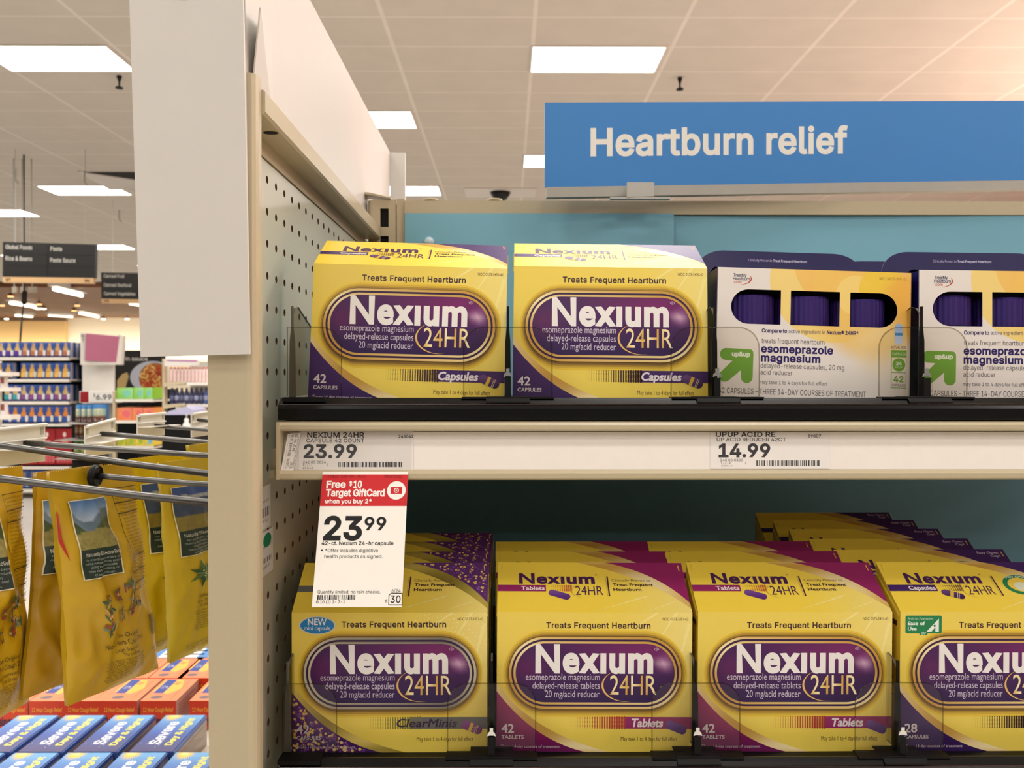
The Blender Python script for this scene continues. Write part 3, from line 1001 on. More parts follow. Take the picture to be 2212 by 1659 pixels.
rect(mb, ftag, a_[0], a_[1], b_[0], b_[1], (198, 42, 46), 3)
for k_, cc_ in ((.27, WH), (.185, (198, 42, 46)), (.095, WH)):
    poly(mb, ftag, ell(cu, cv, ru * k_, rv * k_, 24), cc_, 4 + (.27 - k_) * 20)
tt('23', 280, 688, 805, 572, K, .055, res=7)
tt('99', 715, 943, 706, 576, K, .045, res=6)
tt('42-ct. Nexium 24-hr capsule', 265, 1023, 866, 828, K, .03)
tt('*Offer includes digestive', 302, 860, 942, 905, K, .0)
tt('health products as signed.', 294, 908, 1005, 968, K, .0)
cu2, cv2 = c4(270, 922)
poly(mb, ftag, ell(cu2, cv2, ru * .09, rv * .09, 12), K, 2)
tt('Quantity limited; no rain checks.', 222, 885, 1378, 1345, K, .0)
tt('6/24', 1003, 1098, 1368, 1332, K, .0)
tt('30', 990, 1096, 1477, 1402, K, .02, res=5)
tt('6', 933, 956, 1473, 1440, K, .0)
tt('G 10 (1) 1- 7-1', 206, 510, 1482, 1452, K, .02)
a_, b_ = c4(218, 1444), c4(625, 1394)
bars(mb, ftag, a_[0], a_[1], b_[0], b_[1], K, 2, 9, 26)
for (p0, p1) in (((972, 1500), (1114, 1500)), ((1114, 1500), (1116, 1377)), ((1116, 1377), (1000, 1376)), ((1000, 1376), (975, 1400)), ((975, 1400), (972, 1500))):
    a_, b_ = Vector((*c4(*p0), 0)), Vector((*c4(*p1), 0))
    d = (b_ - a_).normalized()
    n_ = Vector((-d.y * .004, d.x * .0028, 0))
    poly(mb, ftag, [(a_ + n_)[:2], (b_ + n_)[:2], (b_ - n_)[:2], (a_ - n_)[:2]], K, 2)
mb.build('card', M_PAPER, tp)

# small stock stickers stuck on the pegboard
def sticker(py0, py1, px1, label, green):
    y_a, y_b = .655, PX(px1, 1100, XP).y
    za, zb2 = PX(575, py0, XP).z, PX(575, py1, XP).z
    mb = MB()
    mb.box((XP + .0001, y_a, zb2), (XP + .0006, y_b, za), (214, 214, 210))
    f_ = lambda u, v, l=0: Vector((XP + .0006 + l * EPS, y_a + u * (y_b - y_a), zb2 + v * (za - zb2)))
    bars(mb, f_, .35, .28, .92, .40 if green else .5, (90, 90, 92), 1, 4, 10)
    T(mb, f_, '245 07', .4, .62, .06, (90, 90, 92), 1, .9, font='I')
    T(mb, f_, '0812', .4, .16, .06, (90, 90, 92), 1, .8, font='I')
    if green:
        poly(mb, f_, ell(.68, .78, .22, .16, 20), (22, 128, 88), 2)
    return tag(mb.build('stock_sticker', M_PAPER), label, 'sticker')
sticker(1048, 1140, 583, 'pale bar-coded sticker on the pegboard beside the post, upper one', False)
sticker(1146, 1240, 588, 'pale sticker with a green dot on the pegboard beside the post', True)

# ------------------------------------------------------------------ yellow heartburn cartons
BW, BD, BH, BR = .1645, .047, .118, .0315
KU = BW / 145.0
LS = math.hypot(BD, BR)
LU = LS / KU                              # slanted lid, in design units
YEL = (234, 208, 90)
CREAM = (240, 224, 150)
PURP, MAG, GREYS = (66, 34, 100), (146, 36, 98), (104, 102, 100)
DPUR = (52, 22, 66)
def gold(u, v=0):
    return mixc((196, 150, 62), (246, 228, 176), 0.5 + 0.5 * math.sin(u * 0.11 + v * 0.05))
def badge_col(u, v):
    c = mixc((40, 18, 72), (70, 26, 84), (v - 33) / 30)
    c = mixc(c, (122, 32, 100), max(0, 1 - math.hypot((u - 108) / 46, (v - 76) / 20)))
    c = mixc(c, (104, 26, 88), .75 * max(0, 1 - math.hypot((u - 24) / 13, (v - 62) / 14)))
    c = mixc(c, (226, 190, 210), max(0, 1 - math.hypot((u - 124.5) / 7, (v - 67) / 9.5)) ** 1.3)
    return c
def pill(mb, f, cx, cy, L, Hh, ang, kind, l):
    o = rotp(stad(cx, cy, L / 2, Hh / 2, Hh / 2 if kind != 'tabs' else Hh * .42, 8), cx, cy, ang)
    glow = rotp(stad(cx, cy, L / 2 + 1, Hh / 2 + 1, None, 8), cx, cy, ang)
    if l > 90:
        poly(mb, f, glow, (206, 176, 196) if kind != 'tabs' else (196, 120, 150), l)
    base = {'tabs': (84, 40, 122), 'minis': (120, 40, 112)}.get(kind, (58, 28, 78))
    poly(mb, f, o, lambda u, v: mixc(base, mixc(base, (170, 130, 190), .4), (v - cy) / Hh + .5), l + 1)
    if kind != 'tabs':
        for a, b, c in ((-.12, .03, (220, 180, 70)), (.17, .20, (214, 190, 160)), (.24, .27, (214, 190, 160))):
            h = Hh * .49
            poly(mb, f, rotp([(cx + a * L, cy - h), (cx + b * L, cy - h), (cx + b * L, cy + h), (cx + a * L, cy + h)], cx, cy, ang), c, l + 2)
        if kind == 'minis':
            r = random.Random(4)
            for _ in range(26):
                q = rotp([(cx + r.uniform(.05, .44) * L, cy + r.uniform(-.38, .38) * Hh)], cx, cy, ang)[0]
                poly(mb, f, ell(q[0], q[1], .45, .45, 5), r.choice([(222, 180, 90), (150, 90, 160)]), l + 3)
def beads(mb, f, region, n, l, seed, rad=1.25):
    r = random.Random(seed)
    xs, ys = [p[0] for p in region], [p[1] for p in region]
    k = 0
    while k < n:
        x, y = r.uniform(min(xs), max(xs)), r.uniform(min(ys), max(ys))
        if inside(region, x, y) and inside(region, x + rad, y + rad) and inside(region, x - rad, y - rad) and inside(region, x + rad, y - rad):
            c = r.choice([(228, 184, 78), (234, 200, 110), (112, 56, 140), (128, 72, 150), (92, 40, 120)])
            rr = rad * r.uniform(.75, 1.05)
            poly(mb, f, ell(x, y, rr, rr, 7), c, l + k * .006)
            poly(mb, f, ell(x - .3 * rr, y + .35 * rr, .4 * rr, .4 * rr, 5), mixc(c, (250, 240, 230), .5), l + k * .006 + .003)
        k += 1
def halftone(mb, f, u0, u1, v0, v1, nc, nr, col, l, dark_end=True):
    for i in range(nc):
        for j in range(nr):
            s_ = (i + 1) / nc
            q = (u1 - u0) / nc * .62 * s_
            x, y = u0 + (u1 - u0) * (i + .5) / nc, v0 + (v1 - v0) * (j + .5) / nr
            poly(mb, f, [(x - q, y), (x, y - q), (x + q, y), (x, y + q)], col, l)
KIND = {
    'caps': dict(acc=PURP, word='Capsules', cnt='42', unit='CAPSULES', form='capsules', ndc='NDC 0573-2450-42'),
    'minis': dict(acc=(92, 46, 116), word='ClearMinis', cnt='42', unit='CAPSULES', form='capsules', ndc='NDC 0573-2452-42'),
    'tabs': dict(acc=MAG, word='Tablets', cnt='42', unit='TABLETS', form='tablets', ndc='NDC 0573-2451-42'),
    'caps28': dict(acc=PURP, word='Capsules', cnt='28', unit='CAPSULES', form='capsules', ndc='NDC 0573-2450-28'),
}
TXT = (62, 30, 44)
def yellow_box(kind, label, loc):
    d = KIND[kind]
    acc = d['acc']
    # body: pentagonal section, front and back walls, sides, bottom
    mb = MB()
    x0, x1 = -BW / 2, BW / 2
    sec = [(0, 0), (BD, 0), (BD, BH + BR - .0008), (0, BH - .0004)]
    n = 4
    vs = [(x0, a, b) for a, b in sec] + [(x1, a, b) for a, b in sec]
    mb.add(vs, [(0, 1, 2, 3), (4, 7, 6, 5), (0, 4, 5, 1), (1, 5, 6, 2), (3, 2, 6, 7)], (222, 190, 58))
    f = frame((x0, 0, 0), (KU, 0, 0), (0, 0, KU), (0, -1, 0))
    def face(u, v):
        c = mixc(YEL, (240, 214, 90), max(0, 1 - abs(v - 14) / 18))
        c = mixc(c, CREAM, .75 * max(0, min(1, (u - 92) / 60)) * max(0, min(1, (v - 10) / 60)))
        return c
    grid(mb, f, 0, 0, 145, 104, 14, 10, face, 0)
    for (a, b, c, e) in ((118, 104, 92, 86), (132, 104, 118, 80), (141.5, 96, 128, 40)):     # printed light rays
        poly(mb, f, [(a, b), (a + 3, b), (c, e)], (242, 226, 142), 1)
    # side print: small text column
    fl_ = frame((x0, BD, 0), (0, -KU, 0), (0, 0, KU), (-1, 0, 0))
    r = random.Random(3)
    for i in range(26):
        rect(mb, fl_, 6, 20 + i * 2.6, 6 + r.uniform(14, 28), 20.9 + i * 2.6, (120, 100, 40), 1)
    rect(mb, fl_, 4, 92, 36, 96, (60, 40, 40), 1)
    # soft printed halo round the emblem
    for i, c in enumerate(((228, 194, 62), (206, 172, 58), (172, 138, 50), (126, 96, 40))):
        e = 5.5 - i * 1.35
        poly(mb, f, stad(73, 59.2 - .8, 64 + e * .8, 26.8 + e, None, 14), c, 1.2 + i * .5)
    # corner sweep with its gold band
    gb = [(0, 0), (0, 50.5)] + qb((0, 50.5), (27, 13.8), (84, 0), 20)[1:]
    cr = [(0, 0), (0, 45)] + qb((0, 45), (28, 8.5), (66, 0), 20)[1:]
    if kind == 'minis':
        poly(mb, f, gb, lambda u, v: mixc((150, 130, 50), (232, 206, 110), .5 + .5 * math.sin(u * .12 + 1.5)), 1.1)
    else:
        poly(mb, f, gb, lambda u, v: gold(u, v), 1.1)
    poly(mb, f, cr, lambda u, v: mixc(acc, mixc(acc, (20, 8, 50), .45), (20 - v) / 24), 3.4)
    if kind == 'minis':
        beads(mb, f, cr, 640, 4, 2)
    # type strip with halftone
    sc_ = GREYS if kind == 'minis' else acc
    rect(mb, f, 95 if kind != 'minis' else 88, 17.5, 145, 26.3, sc_, 3)
    halftone(mb, f, 52, 96, 17.5, 26.3, 24, 9, {'tabs': (176, 60, 50), 'minis': (120, 116, 50)}.get(kind, (70, 44, 44)), 3)
    if kind == 'minis':
        T(mb, f, 'ClearMinis', 77, 19, 5.8, (52, 34, 60), 4.2, 122, bold=.03, it=.2)
    elif kind == 'tabs':
        T(mb, f, 'Tablets', 99.5, 19, 5.8, (232, 222, 226), 4.2, 123.5, bold=.05, it=.18)
    else:
        T(mb, f, 'Capsules', 95, 19, 5.8, (232, 222, 226), 4.2, 125, bold=.05, it=.18)
    pill(mb, f, 133.5, 18.6, 16, 6.6, -22, kind, 4.6)
    if kind == 'caps28':
        for a in ((94, 8.6, 141, 9), (94, 12.6, 141, 13), (94, 8.6, 94.4, 13), (140.6, 8.6, 141, 13)):
            rect(mb, f, *a, (96, 76, 40), 2)
        T(mb, f, 'THIS PACKAGE FOR HOUSEHOLDS', 96, 9.6, 2.2, (96, 76, 40), 2, 139, bold=.03)
    else:
        T(mb, f, 'May take 1 to 4 days for full effect', 92.5, 8.4, 3.2, (104, 78, 46), 2, 134.5, bold=.0, font='B')
    T(mb, f, d['cnt'], 3.6, 14.4, 6.2, (226, 216, 222), 9, 13.0, bold=.03, res=4)
    T(mb, f, d['unit'], 3.6, 9.8, 2.6, (220, 210, 216), 9, 21.5 if d['unit'] == 'CAPSULES' else 20.3, bold=.03)
    T(mb, f, 'Three 14-day courses of treatment', 3.2, 3.1, 2.1, (206, 186, 200), 9, 47, bold=.01)
    tx = 37 if kind == 'minis' else 44 if kind == 'caps28' else 36.5
    T(mb, f, 'Treats Frequent Heartburn', tx, 92.2 if kind != 'minis' else 93.2, 4.2, TXT, 3.2, tx + 77.5, font='I', bold=.035, res=4, track=1.06)
    T(mb, f, d['ndc'], 142 - 19, 98.2, 2.1, (92, 70, 50), 2, 142, bold=.0)
    if kind == 'minis':
        poly(mb, f, ell(19, 94.6, 14, 6.9, 32), (214, 206, 170), 2)
        poly(mb, f, ell(19, 94.6, 12.6, 6.1, 32), (40, 130, 190), 2.6)
        T(mb, f, 'NEW', 12, 95, 4.4, (236, 236, 236), 3.2, 26, bold=.05)
        T(mb, f, 'mini capsule', 9.2, 91.2, 2.9, (232, 234, 236), 3.2, 28.6, bold=.01)
        r = random.Random(8)
        for i in range(18):
            for j in range(12):
                u, v = 86 + i * 3.2 + j * .6, 66 + j * 3.2 + i * .5
                if v < 103 and u < 143 and v > 70 + (u - 86) * -.5:
                    poly(mb, f, ell(u, v, .42, .42, 5), (246, 232, 170), 1.1)
    if kind == 'caps28':
        poly(mb, f, stad(17.4, 94.6, 13.6, 6.6, 1.2, 4), (34, 126, 76), 2)
        T(mb, f, 'Arthritis Foundation', 5.5, 98.2, 1.7, (200, 222, 204), 2.6, 24.5, bold=.0)
        T(mb, f, 'Ease of', 5.5, 94.2, 2.6, (232, 240, 232), 2.6, 18.5, bold=.05)
        T(mb, f, 'Use', 5.5, 90.2, 2.6, (232, 240, 232), 2.6, 12.2, bold=.05)
        poly(mb, f, [(19.5, 89.2), (28.8, 99), (28.8, 89.2), (26.2, 89.2), (26.2, 92.6), (23.2, 89.2)], (232, 240, 232), 2.6)
        poly(mb, f, ell(25.6, 93.6, .9, .9, 10), (34, 126, 76), 3)
        poly(mb, f, stad(17.4, 88, 3, 1.3, 1, 4), (34, 126, 76), 2.2)
        T(mb, f, 'CAP', 15.6, 87.2, 1.6, (220, 236, 222), 2.8, 19.2, bold=.05)
    root = mb.build('medicine_box', M_CARD, base=False)
    # raised emblem
    eb = MB()
    fe = frame((x0, -.0011, 0), (KU, 0, 0), (0, 0, KU), (0, -1, 0))
    out = stad(73, 59.2, 64, 26.8, None, 18)
    nn = len(out)
    eb.add([fe(u, v, 0) for u, v in out] + [Vector(f(u, v, 2.5)) for u, v in out], [(i, (i + 1) % nn, nn + (i + 1) % nn, nn + i) for i in range(nn)], (150, 112, 50))
    g_ = (lambda u, v: mixc((110, 104, 90), (206, 198, 170), .5 + .5 * math.sin(u * .1))) if kind == 'minis' else (lambda u, v: gold(u * .8, v * 1.6))
    poly(eb, fe, out, g_, 0)
    poly(eb, fe, stad(73, 59.2, 62.2, 25.0, None, 18), DPUR, 1)
    poly(eb, fe, stad(73, 59.2, 60.7, 23.5, None, 18), g_, 2)
    rings = [stad(73, 59.2, 59.0 - 59.0 * t * .96, 21.9 - 21.9 * t * .98, (21.9 - 21.9 * t * .98), 18) for t in (0, .12, .26, .42, .6, .8, .97)]
    nv = len(rings[0])
    vs, cs = [], []
    for r_ in rings:
        vs += [fe(u, v, 3) for u, v in r_]
        cs += [badge_col(u, v) for u, v in r_]
    eb.add(vs, [(k * nv + i, k * nv + (i + 1) % nv, (k + 1) * nv + (i + 1) % nv, (k + 1) * nv + i) for k in range(6) for i in range(nv)] + [tuple(range(6 * nv, 7 * nv))], cs)
    T(eb, fe, 'Nex\u0131um', 28.6, 60, 19.4, (236, 232, 228), 5, 116, bold=.062, res=7, track=1.10)
    T(eb, fe, '\u00ae', 116.8, 75.3, 3.0, (190, 160, 180), 5, 120.2, font='I')
    T(eb, fe, 'esomeprazole magnesium', 21.5, 53.8, 5.0, (204, 192, 208), 5, 76.4, bold=.0)
    T(eb, fe, 'delayed-release ' + d['form'], 26.5 if d['form'] == 'tablets' else 25.0, 47.5, 5.0, (204, 192, 208), 5, 76.4, bold=.0)
    T(eb, fe, '20 mg/acid reducer', 36.0, 41.2, 5.0, (204, 192, 208), 5, 76.4, bold=.0)
    T(eb, fe, '24HR', 84.0, 43.2, 14.2, lambda u, v: mixc((208, 160, 62), (250, 236, 190), .5 + .5 * math.sin(u * .45 + v * .12)), 5, 118.5, bold=.0, res=6)
    arc = [(95.2 + 17.5 * math.cos(math.radians(a)), 50.0 + 12.0 * math.sin(math.radians(a))) for a in range(118, 290, 8)]
    arc2 = [(95.2 + (17.5 - 1.5 * math.sin(math.pi * i / (len(arc) - 1))) * math.cos(math.radians(a)), 50.0 + (12.0 - .8 * math.sin(math.pi * i / (len(arc) - 1))) * math.sin(math.radians(a))) for i, a in enumerate(range(118, 290, 8))]
    na = len(arc)
    eb.add([fe(u, v, 5) for u, v in arc + arc2], [(i, i + 1, na + i + 1, na + i) for i in range(na - 1)], (226, 182, 100))
    eb.build('emblem', M_CARD, root, world=False)
    # slanted lid flap with its own print
    lb = MB()
    sl_ = LS / LU
    fl2 = frame((x0, 0, BH), (KU, 0, 0), (0, BD / LU, BR / LU), (0, -BR, BD))
    lb.add([fl2(0, 0, -3), fl2(145, 0, -3), fl2(145, LU, -3), fl2(0, LU, -3), fl2(0, 0, 0), fl2(145, 0, 0), fl2(145, LU, 0), fl2(0, LU, 0)],
           [(0, 3, 2, 1), (0, 1, 5, 4), (1, 2, 6, 5), (2, 3, 7, 6), (3, 0, 4, 7)], (226, 206, 140))
    q = LU / 55.0
    fq = lambda u, v, l=0: fl2(u, v * q, l)
    grid(lb, fq, 0, 0, 145, 55, 10, 6, lambda u, v: mixc((242, 212, 74), CREAM, .8 * max(0, (u - 80) / 70)), 0)
    gb = [(145, 55), (145, 4)] + qb((145, 4), (118, 38), (62, 55), 18)[1:]
    cr = [(145, 55), (145, 10)] + qb((145, 10), (124, 44), (84, 55), 18)[1:]
    poly(lb, fq, gb, (lambda u, v: mixc((130, 116, 44), (190, 170, 80), .5 + .5 * math.sin(u * .1))) if kind == 'minis' else (lambda u, v: gold(u, v)), 1)
    poly(lb, fq, cr, acc if kind != 'minis' else (96, 50, 116), 2)
    if kind == 'minis':
        beads(lb, fq, cr, 420, 2.6, 5, 1.1)
    for (a, b, c, e) in ((132, 10, 108, 0), (112, 16, 70, 0)):
        poly(lb, fq, [(a, b), (a + 4, b + 3), (c, e)], (246, 230, 150), .6)
    rect(lb, fq, 0, 22, 37, 29, sc_, 2)
    halftone(lb, fq, 37, 57, 22, 29, 12, 5, {'tabs': (200, 100, 60), 'minis': (150, 140, 80)}.get(kind, (120, 90, 60)), 2)
    T(lb, fq, 'Nex\u0131um', 16.5, 31, 10.6, (72, 32, 84), 3, 75, bold=.060, res=5, track=1.10)
    T(lb, fq, '\u00ae', 75.4, 39.4, 1.9, (120, 80, 100), 3, 77.4, font='I')
    if kind != 'minis':
        T(lb, fq, d['word'], 18 if kind == 'tabs' else 15.5, 23.6, 4.0, (236, 226, 228), 3, 36, bold=.04)
    pill(lb, fq, 47, 18.5, 17, 6.5, -22, kind, 2.4)
    T(lb, fq, '24HR', 59.5, 18.3, 9.6, (74, 34, 80), 3, 80.5, bold=.0, res=4)
    a2 = [(66.5 + 10.5 * math.cos(math.radians(a)), 22.5 + 7.5 * math.sin(math.radians(a))) for a in range(118, 290, 10)]
    na = len(a2)
    lb.add([fq(u, v, 3) for u, v in a2] + [fq(u + .6, v, 3) for u, v in a2], [(i, i + 1, na + i + 1, na + i) for i in range(na - 1)], (190, 150, 70))
    rect(lb, fq, 84.4, 17, 85.5, 39, (72, 34, 70), 3)
    rect(lb, fq, 83.4, 17, 83.7, 39, (190, 150, 70), 3)
    if kind == 'caps28':
        poly(lb, fq, ell(104, 29, 13.5, 11, 32), (40, 128, 80), 3)
        poly(lb, fq, ell(104, 29, 10, 7.8, 28), (238, 206, 80), 3.6)
        poly(lb, fq, ell(104, 27, 6, 5, 20), (220, 226, 200), 4.2)
        T(lb, fq, 'EASY OPEN', 94.5, 36.6, 2.4, (214, 232, 214), 4.2, 112, bold=.03)
        T(lb, fq, 'Easy Open', 121, 49.5, 2.6, (206, 190, 216), 3, 139, bold=.03)
        T(lb, fq, 'Cap!', 131, 45.4, 2.6, (206, 190, 216), 3, 139, bold=.03)
    else:
        T(lb, fq, 'Clinically Proven to', 88, 33.2, 2.8, (120, 90, 70), 3, 118, bold=.0)
        T(lb, fq, 'Treat Frequent', 88.5, 28.3, 3.0, TXT, 3, 119.5, bold=.04)
        T(lb, fq, 'Heartburn', 88.5, 23.0, 3.0, TXT, 3, 110, bold=.04)
    lb.build('lid_flap', M_CARD, root, world=False)
    # folded side tucks under the lid
    for sgn in (-1, 1):
        x = sgn * (BW / 2 - .0002)
        tb = MB()
        tb.hexa([(x, .002, BH - .004), (x, BD - .002, BH + BR - .010), (x - sgn * .004, BD - .003, BH + BR - .0015), (x - sgn * .0005, .002, BH - .0015)], (sgn * .0008, 0, 0), (230, 200, 74))
        tb.build('side_tuck', M_CARD, root, world=False)
    root.location = loc
    tag(root, label, 'medicine box')
    return root

ZU, ZL = ZC - .0250, ZC - .3160
def xc(px0, px1, Y):
    return ((px0 + px1) / 2 - CX) / FP * Y
R_ = math.radians
b1 = yellow_box('caps', 'yellow purple-cornered medicine box on upper shelf, beside the pegboard', (xc(664, 1090, .70), .700, ZU + .0022))
b1.rotation_euler = (-R_(5), R_(1.5), R_(.4))
b1['group'] = 'yellow boxes on the upper shelf'
b2 = dup(b1, 'yellow purple-cornered medicine box on upper shelf, beside the white carton', (xc(1107, 1530, .70), .700, ZU + .0012), (-R_(5), R_(.7), -R_(.3)))
def row_copies(src, n, dy, dx, text, z=None):
    for i in range(1, n + 1):
        s_ = ('directly behind the front one', 'two places behind the front one', 'three places behind the front one', 'four places behind the front one', 'five places behind the front one')[i - 1]
        dup(src, text + ' ' + s_, (src.location.x + (dx[i - 1] if isinstance(dx, tuple) else dx * i), src.location.y + dy * i, src.location.z), (0, 0, src.rotation_euler.z))
m1 = yellow_box('minis', 'yellow medicine box with beaded purple corner, under the hanging price tag', (xc(627, 1055, .70), .700, ZL))
m1['group'] = 'beaded-corner boxes on the lower shelf'
row_copies(m1, 3, BD + .0010, .0005, 'yellow beaded-corner box on lower shelf')
t1 = yellow_box('tabs', 'front yellow box with magenta corner beside the beaded-corner box', (xc(1071, 1496, .70), .700, ZL))
t1.rotation_euler = (0, R_(.35), 0)
t1['group'] = 'magenta-corner boxes on the lower shelf'
row_copies(t1, 2, BD + .0010, -.0012, 'yellow magenta-corner box beside the beaded boxes')
t2 = dup(t1, 'front yellow box with magenta corner, beside the purple-corner box', (xc(1508, 1930, .70), .700, ZL), (0, R_(.3), R_(.4)))
row_copies(t2, 2, BD + .0010, -.0090, 'yellow magenta-corner box beside the purple-corner row')
c1 = yellow_box('caps28', 'front yellow box with green ease-of-use seal on the lower shelf', (xc(1947, 2370, .70), .700, ZL))
c1.rotation_euler = (0, R_(.2), R_(.5))
c1['group'] = 'green-sealed boxes on the lower shelf'
row_copies(c1, 5, .0550, (-.016, -.020, -.022, -.022, -.026), 'yellow green-sealed box on lower shelf')

# ------------------------------------------------------------------ white and navy cartons with bottle windows
def citrus_material():
    m, nt, b = base_mat('citrus_carton_print')
    b.inputs['Roughness'].default_value = .42
    uv = nt.nodes.new('ShaderNodeUVMap')
    uv.uv_map = 'UVMap'
    last = nt.nodes.new('ShaderNodeRGB')
    last.outputs[0].default_value = (*lin((226, 219, 212)), 1)
    last = last.outputs[0]
    # printed citrus discs: centre u,v, radius, softness, colour, strength
    for u, v, r, so, c, a in ((106, 8, 58, .5, (236, 208, 124), 1), (140, 24, 54, 10, (232, 190, 96), .9), (112, -8, 42, .5, (234, 184, 84), .75), (124, 14, 36, .5, (236, 194, 96), .6),
                              (127, 22, 18, .5, (240, 212, 124), .75), (152, 16, 22, .6, (232, 196, 50), .9), (182, 30, 30, 8, (230, 170, 62), .9), (150, 66, 24, 14, (236, 210, 150), .55)):
        d = nt.nodes.new('ShaderNodeVectorMath')
        d.operation = 'DISTANCE'
        d.inputs[1].default_value = (u / 100, v / 100, 0)
        nt.links.new(uv.outputs[0], d.inputs[0])
        mr = nt.nodes.new('ShaderNodeMapRange')
        mr.interpolation_type = 'SMOOTHSTEP'
        mr.inputs['From Min'].default_value = (r - so) / 100
        mr.inputs['From Max'].default_value = (r + so) / 100
        mr.inputs['To Min'].default_value = a
        mr.inputs['To Max'].default_value = 0
        nt.links.new(d.outputs['Value'], mr.inputs['Value'])
        mx = nt.nodes.new('ShaderNodeMix')
        mx.data_type = 'RGBA'
        mx.inputs[7].default_value = (*lin(c), 1)
        nt.links.new(mr.outputs[0], mx.inputs[0])
        nt.links.new(last, mx.inputs[6])
        last = mx.outputs[2]
    nt.links.new(last, b.inputs['Base Color'])
    return m
M_CIT = citrus_material()
NAVY = (20, 13, 74)
WW, WD = .1655, .060
KW = WW / 178.0
WHU = 122.5                                # height in design units
def white_box(label, loc, rot):
    x0 = -WW / 2
    f = frame((x0, 0, WHU * KW), (KW, 0, 0), (0, 0, -KW), (0, -1, 0))     # v runs down
    mb = MB()
    mb.box((x0, 0, 0), (x0 + .0005, WD, WHU * KW), NAVY)
    mb.box((-x0 - .0005, 0, 0), (-x0, WD, WHU * KW), NAVY)
    mb.box((x0, WD - .0005, 0), (-x0, WD, WHU * KW), (40, 34, 50))
    mb.box((x0, 0, 0), (-x0, WD, .0005), (200, 196, 190))
    # top with a shallow fold and navy gloss
    mb.box((x0, .0008, WHU * KW - .0006), (-x0, WD, WHU * KW), NAVY)
    root = mb.build('bottle_carton', M_CARD, base=False)
    # windowed front
    fb = MB()
    a90 = [math.radians(90 + 180 * i / 16) for i in range(17)]
    w1 = [(58.5, 19.5), (58.5, 51)] + [(29 + 16 * math.cos(math.radians(90 + 180 * i / 16)), 35.25 + 15.75 * math.sin(math.radians(90 + 180 * i / 16))) for i in range(17)]
    w2 = [(67.5, 19.5), (112.5, 19.5), (112.5, 51), (67.5, 51)]
    w3 = [(122, 51), (122, 19.5)] + [(149.5 + 16 * math.cos(math.radians(-90 + 180 * i / 16)), 35.25 + 15.75 * math.sin(math.radians(-90 + 180 * i / 16))) for i in range(17)]
    poly(fb, f, [(0, 0), (178, 0), (178, WHU), (0, WHU)], (226, 219, 212), 0, (w1, w2, w3))
    for w in (w1, w2, w3):                  # card edge round each window
        n = len(w)
        fb.add([f(u, v, 0) for u, v in w] + [f(u, v, -6) for u, v in w], [(i, (i + 1) % n, n + (i + 1) % n, n + i) for i in range(n)], (210, 204, 196), 1)
    nb = len(fb.v)
    pr = lambda u, v, l=0: f(u, v, l)
    GR, VIO = (112, 164, 58), (44, 30, 96)
    GREYT = (92, 84, 92)
    # arrow emblem
    def A6(x, y):
        return 3.2 + (x - 845) * .0412, 73.6 + (y - 210) * .0406
    ar = [A6(990 + 130 * math.cos(math.radians(a)), 342 + 132 * math.sin(math.radians(a))) for a in range(270, 90, -12)]
    ar += [A6(*q) for q in ((990, 476), (1145, 484), (880, 752))]
    ar += [A6(975 + 130 * math.cos(math.radians(a)), 835 + 130 * math.sin(math.radians(a))) for a in range(220, 40, -12)]
    ar += [A6(*q) for q in ((1070, 928), (1335, 690), (1335, 850))]
    ar += [A6(1465 + 130 * math.cos(math.radians(a)), 850 + 130 * math.sin(math.radians(a))) for a in range(180, 0, -12)]
    ar += [A6(1600, 320), A6(1590, 270), A6(1565, 235), A6(1520, 222)]
    poly(fb, pr, ar, GR, 2, m=1)
    T(fb, pr, 'up&up', 14.6, 80.6, 3.7, (226, 232, 214), 3, 31.4, font='I', bold=.08, up=-1, m=1)
    T(fb, pr, 'TreatMy', 14.6, 8.2, 2.9, (40, 34, 84), 2, 26.6, font='I', bold=.03, up=-1, m=1)
    T(fb, pr, 'Heartburn', 14.2, 11.4, 2.9, (40, 34, 84), 2, 29.5, font='I', bold=.03, up=-1, m=1)
    T(fb, pr, '.com', 14.6, 14.4, 2.6, (190, 80, 50), 2, 22, font='I', bold=.02, up=-1, m=1)
    sw = [(20.5 + 11 * math.cos(math.radians(a)), 10 + 5.6 * math.sin(math.radians(a))) for a in range(-40, 96, 8)]
    sw2 = [(20.5 + (11 - 1.2 * math.sin(math.pi * i / 16)) * math.cos(math.radians(a)), 10 + (5.6 - .8 * math.sin(math.pi * i / 16)) * math.sin(math.radians(a))) for i, a in enumerate(range(-40, 96, 8))]
    ns = len(sw)
    fb.add([pr(u, v, 2) for u, v in sw + sw2], [(i, i + 1, ns + i + 1, ns + i) for i in range(ns - 1)], (186, 70, 54), 1)
    T(fb, pr, 'NDC 11673-898-03', 148.5, 7.2, 2.6, (170, 140, 60), 2, 173.5, font='I', up=-1, m=1)
    T(fb, pr, 'Compare to', 41.5, 58.3, 3.3, VIO, 2, 64.6, font='I', bold=.05, up=-1, m=1)
    T(fb, pr, 'active ingredient in', 66.0, 58.3, 3.3, (70, 58, 104), 2, 99.4, font='I', up=-1, m=1)
    T(fb, pr, 'Nexium\u00ae 24HR*', 101, 58.3, 3.3, VIO, 2, 130, font='I', bold=.05, up=-1, m=1)
    T(fb, pr, 'treats frequent heartburn', 41.5, 68.0, 4.3, GREYT, 2, 99, font='I', up=-1, m=1)
    T(fb, pr, 'esomeprazole', 41.2, 76.4, 6.6, VIO, 2, 107.2, font='I', bold=.058, up=-1, res=4, m=1, track=1.04)
    T(fb, pr, 'magnesium', 41.2, 84.6, 6.6, VIO, 2, 95.6, font='I', bold=.058, up=-1, res=4, m=1, track=1.04)
    T(fb, pr, 'delayed-release capsules, 20 mg', 41.0, 90.6, 4.3, GREYT, 2, 117.6, font='I', up=-1, m=1)
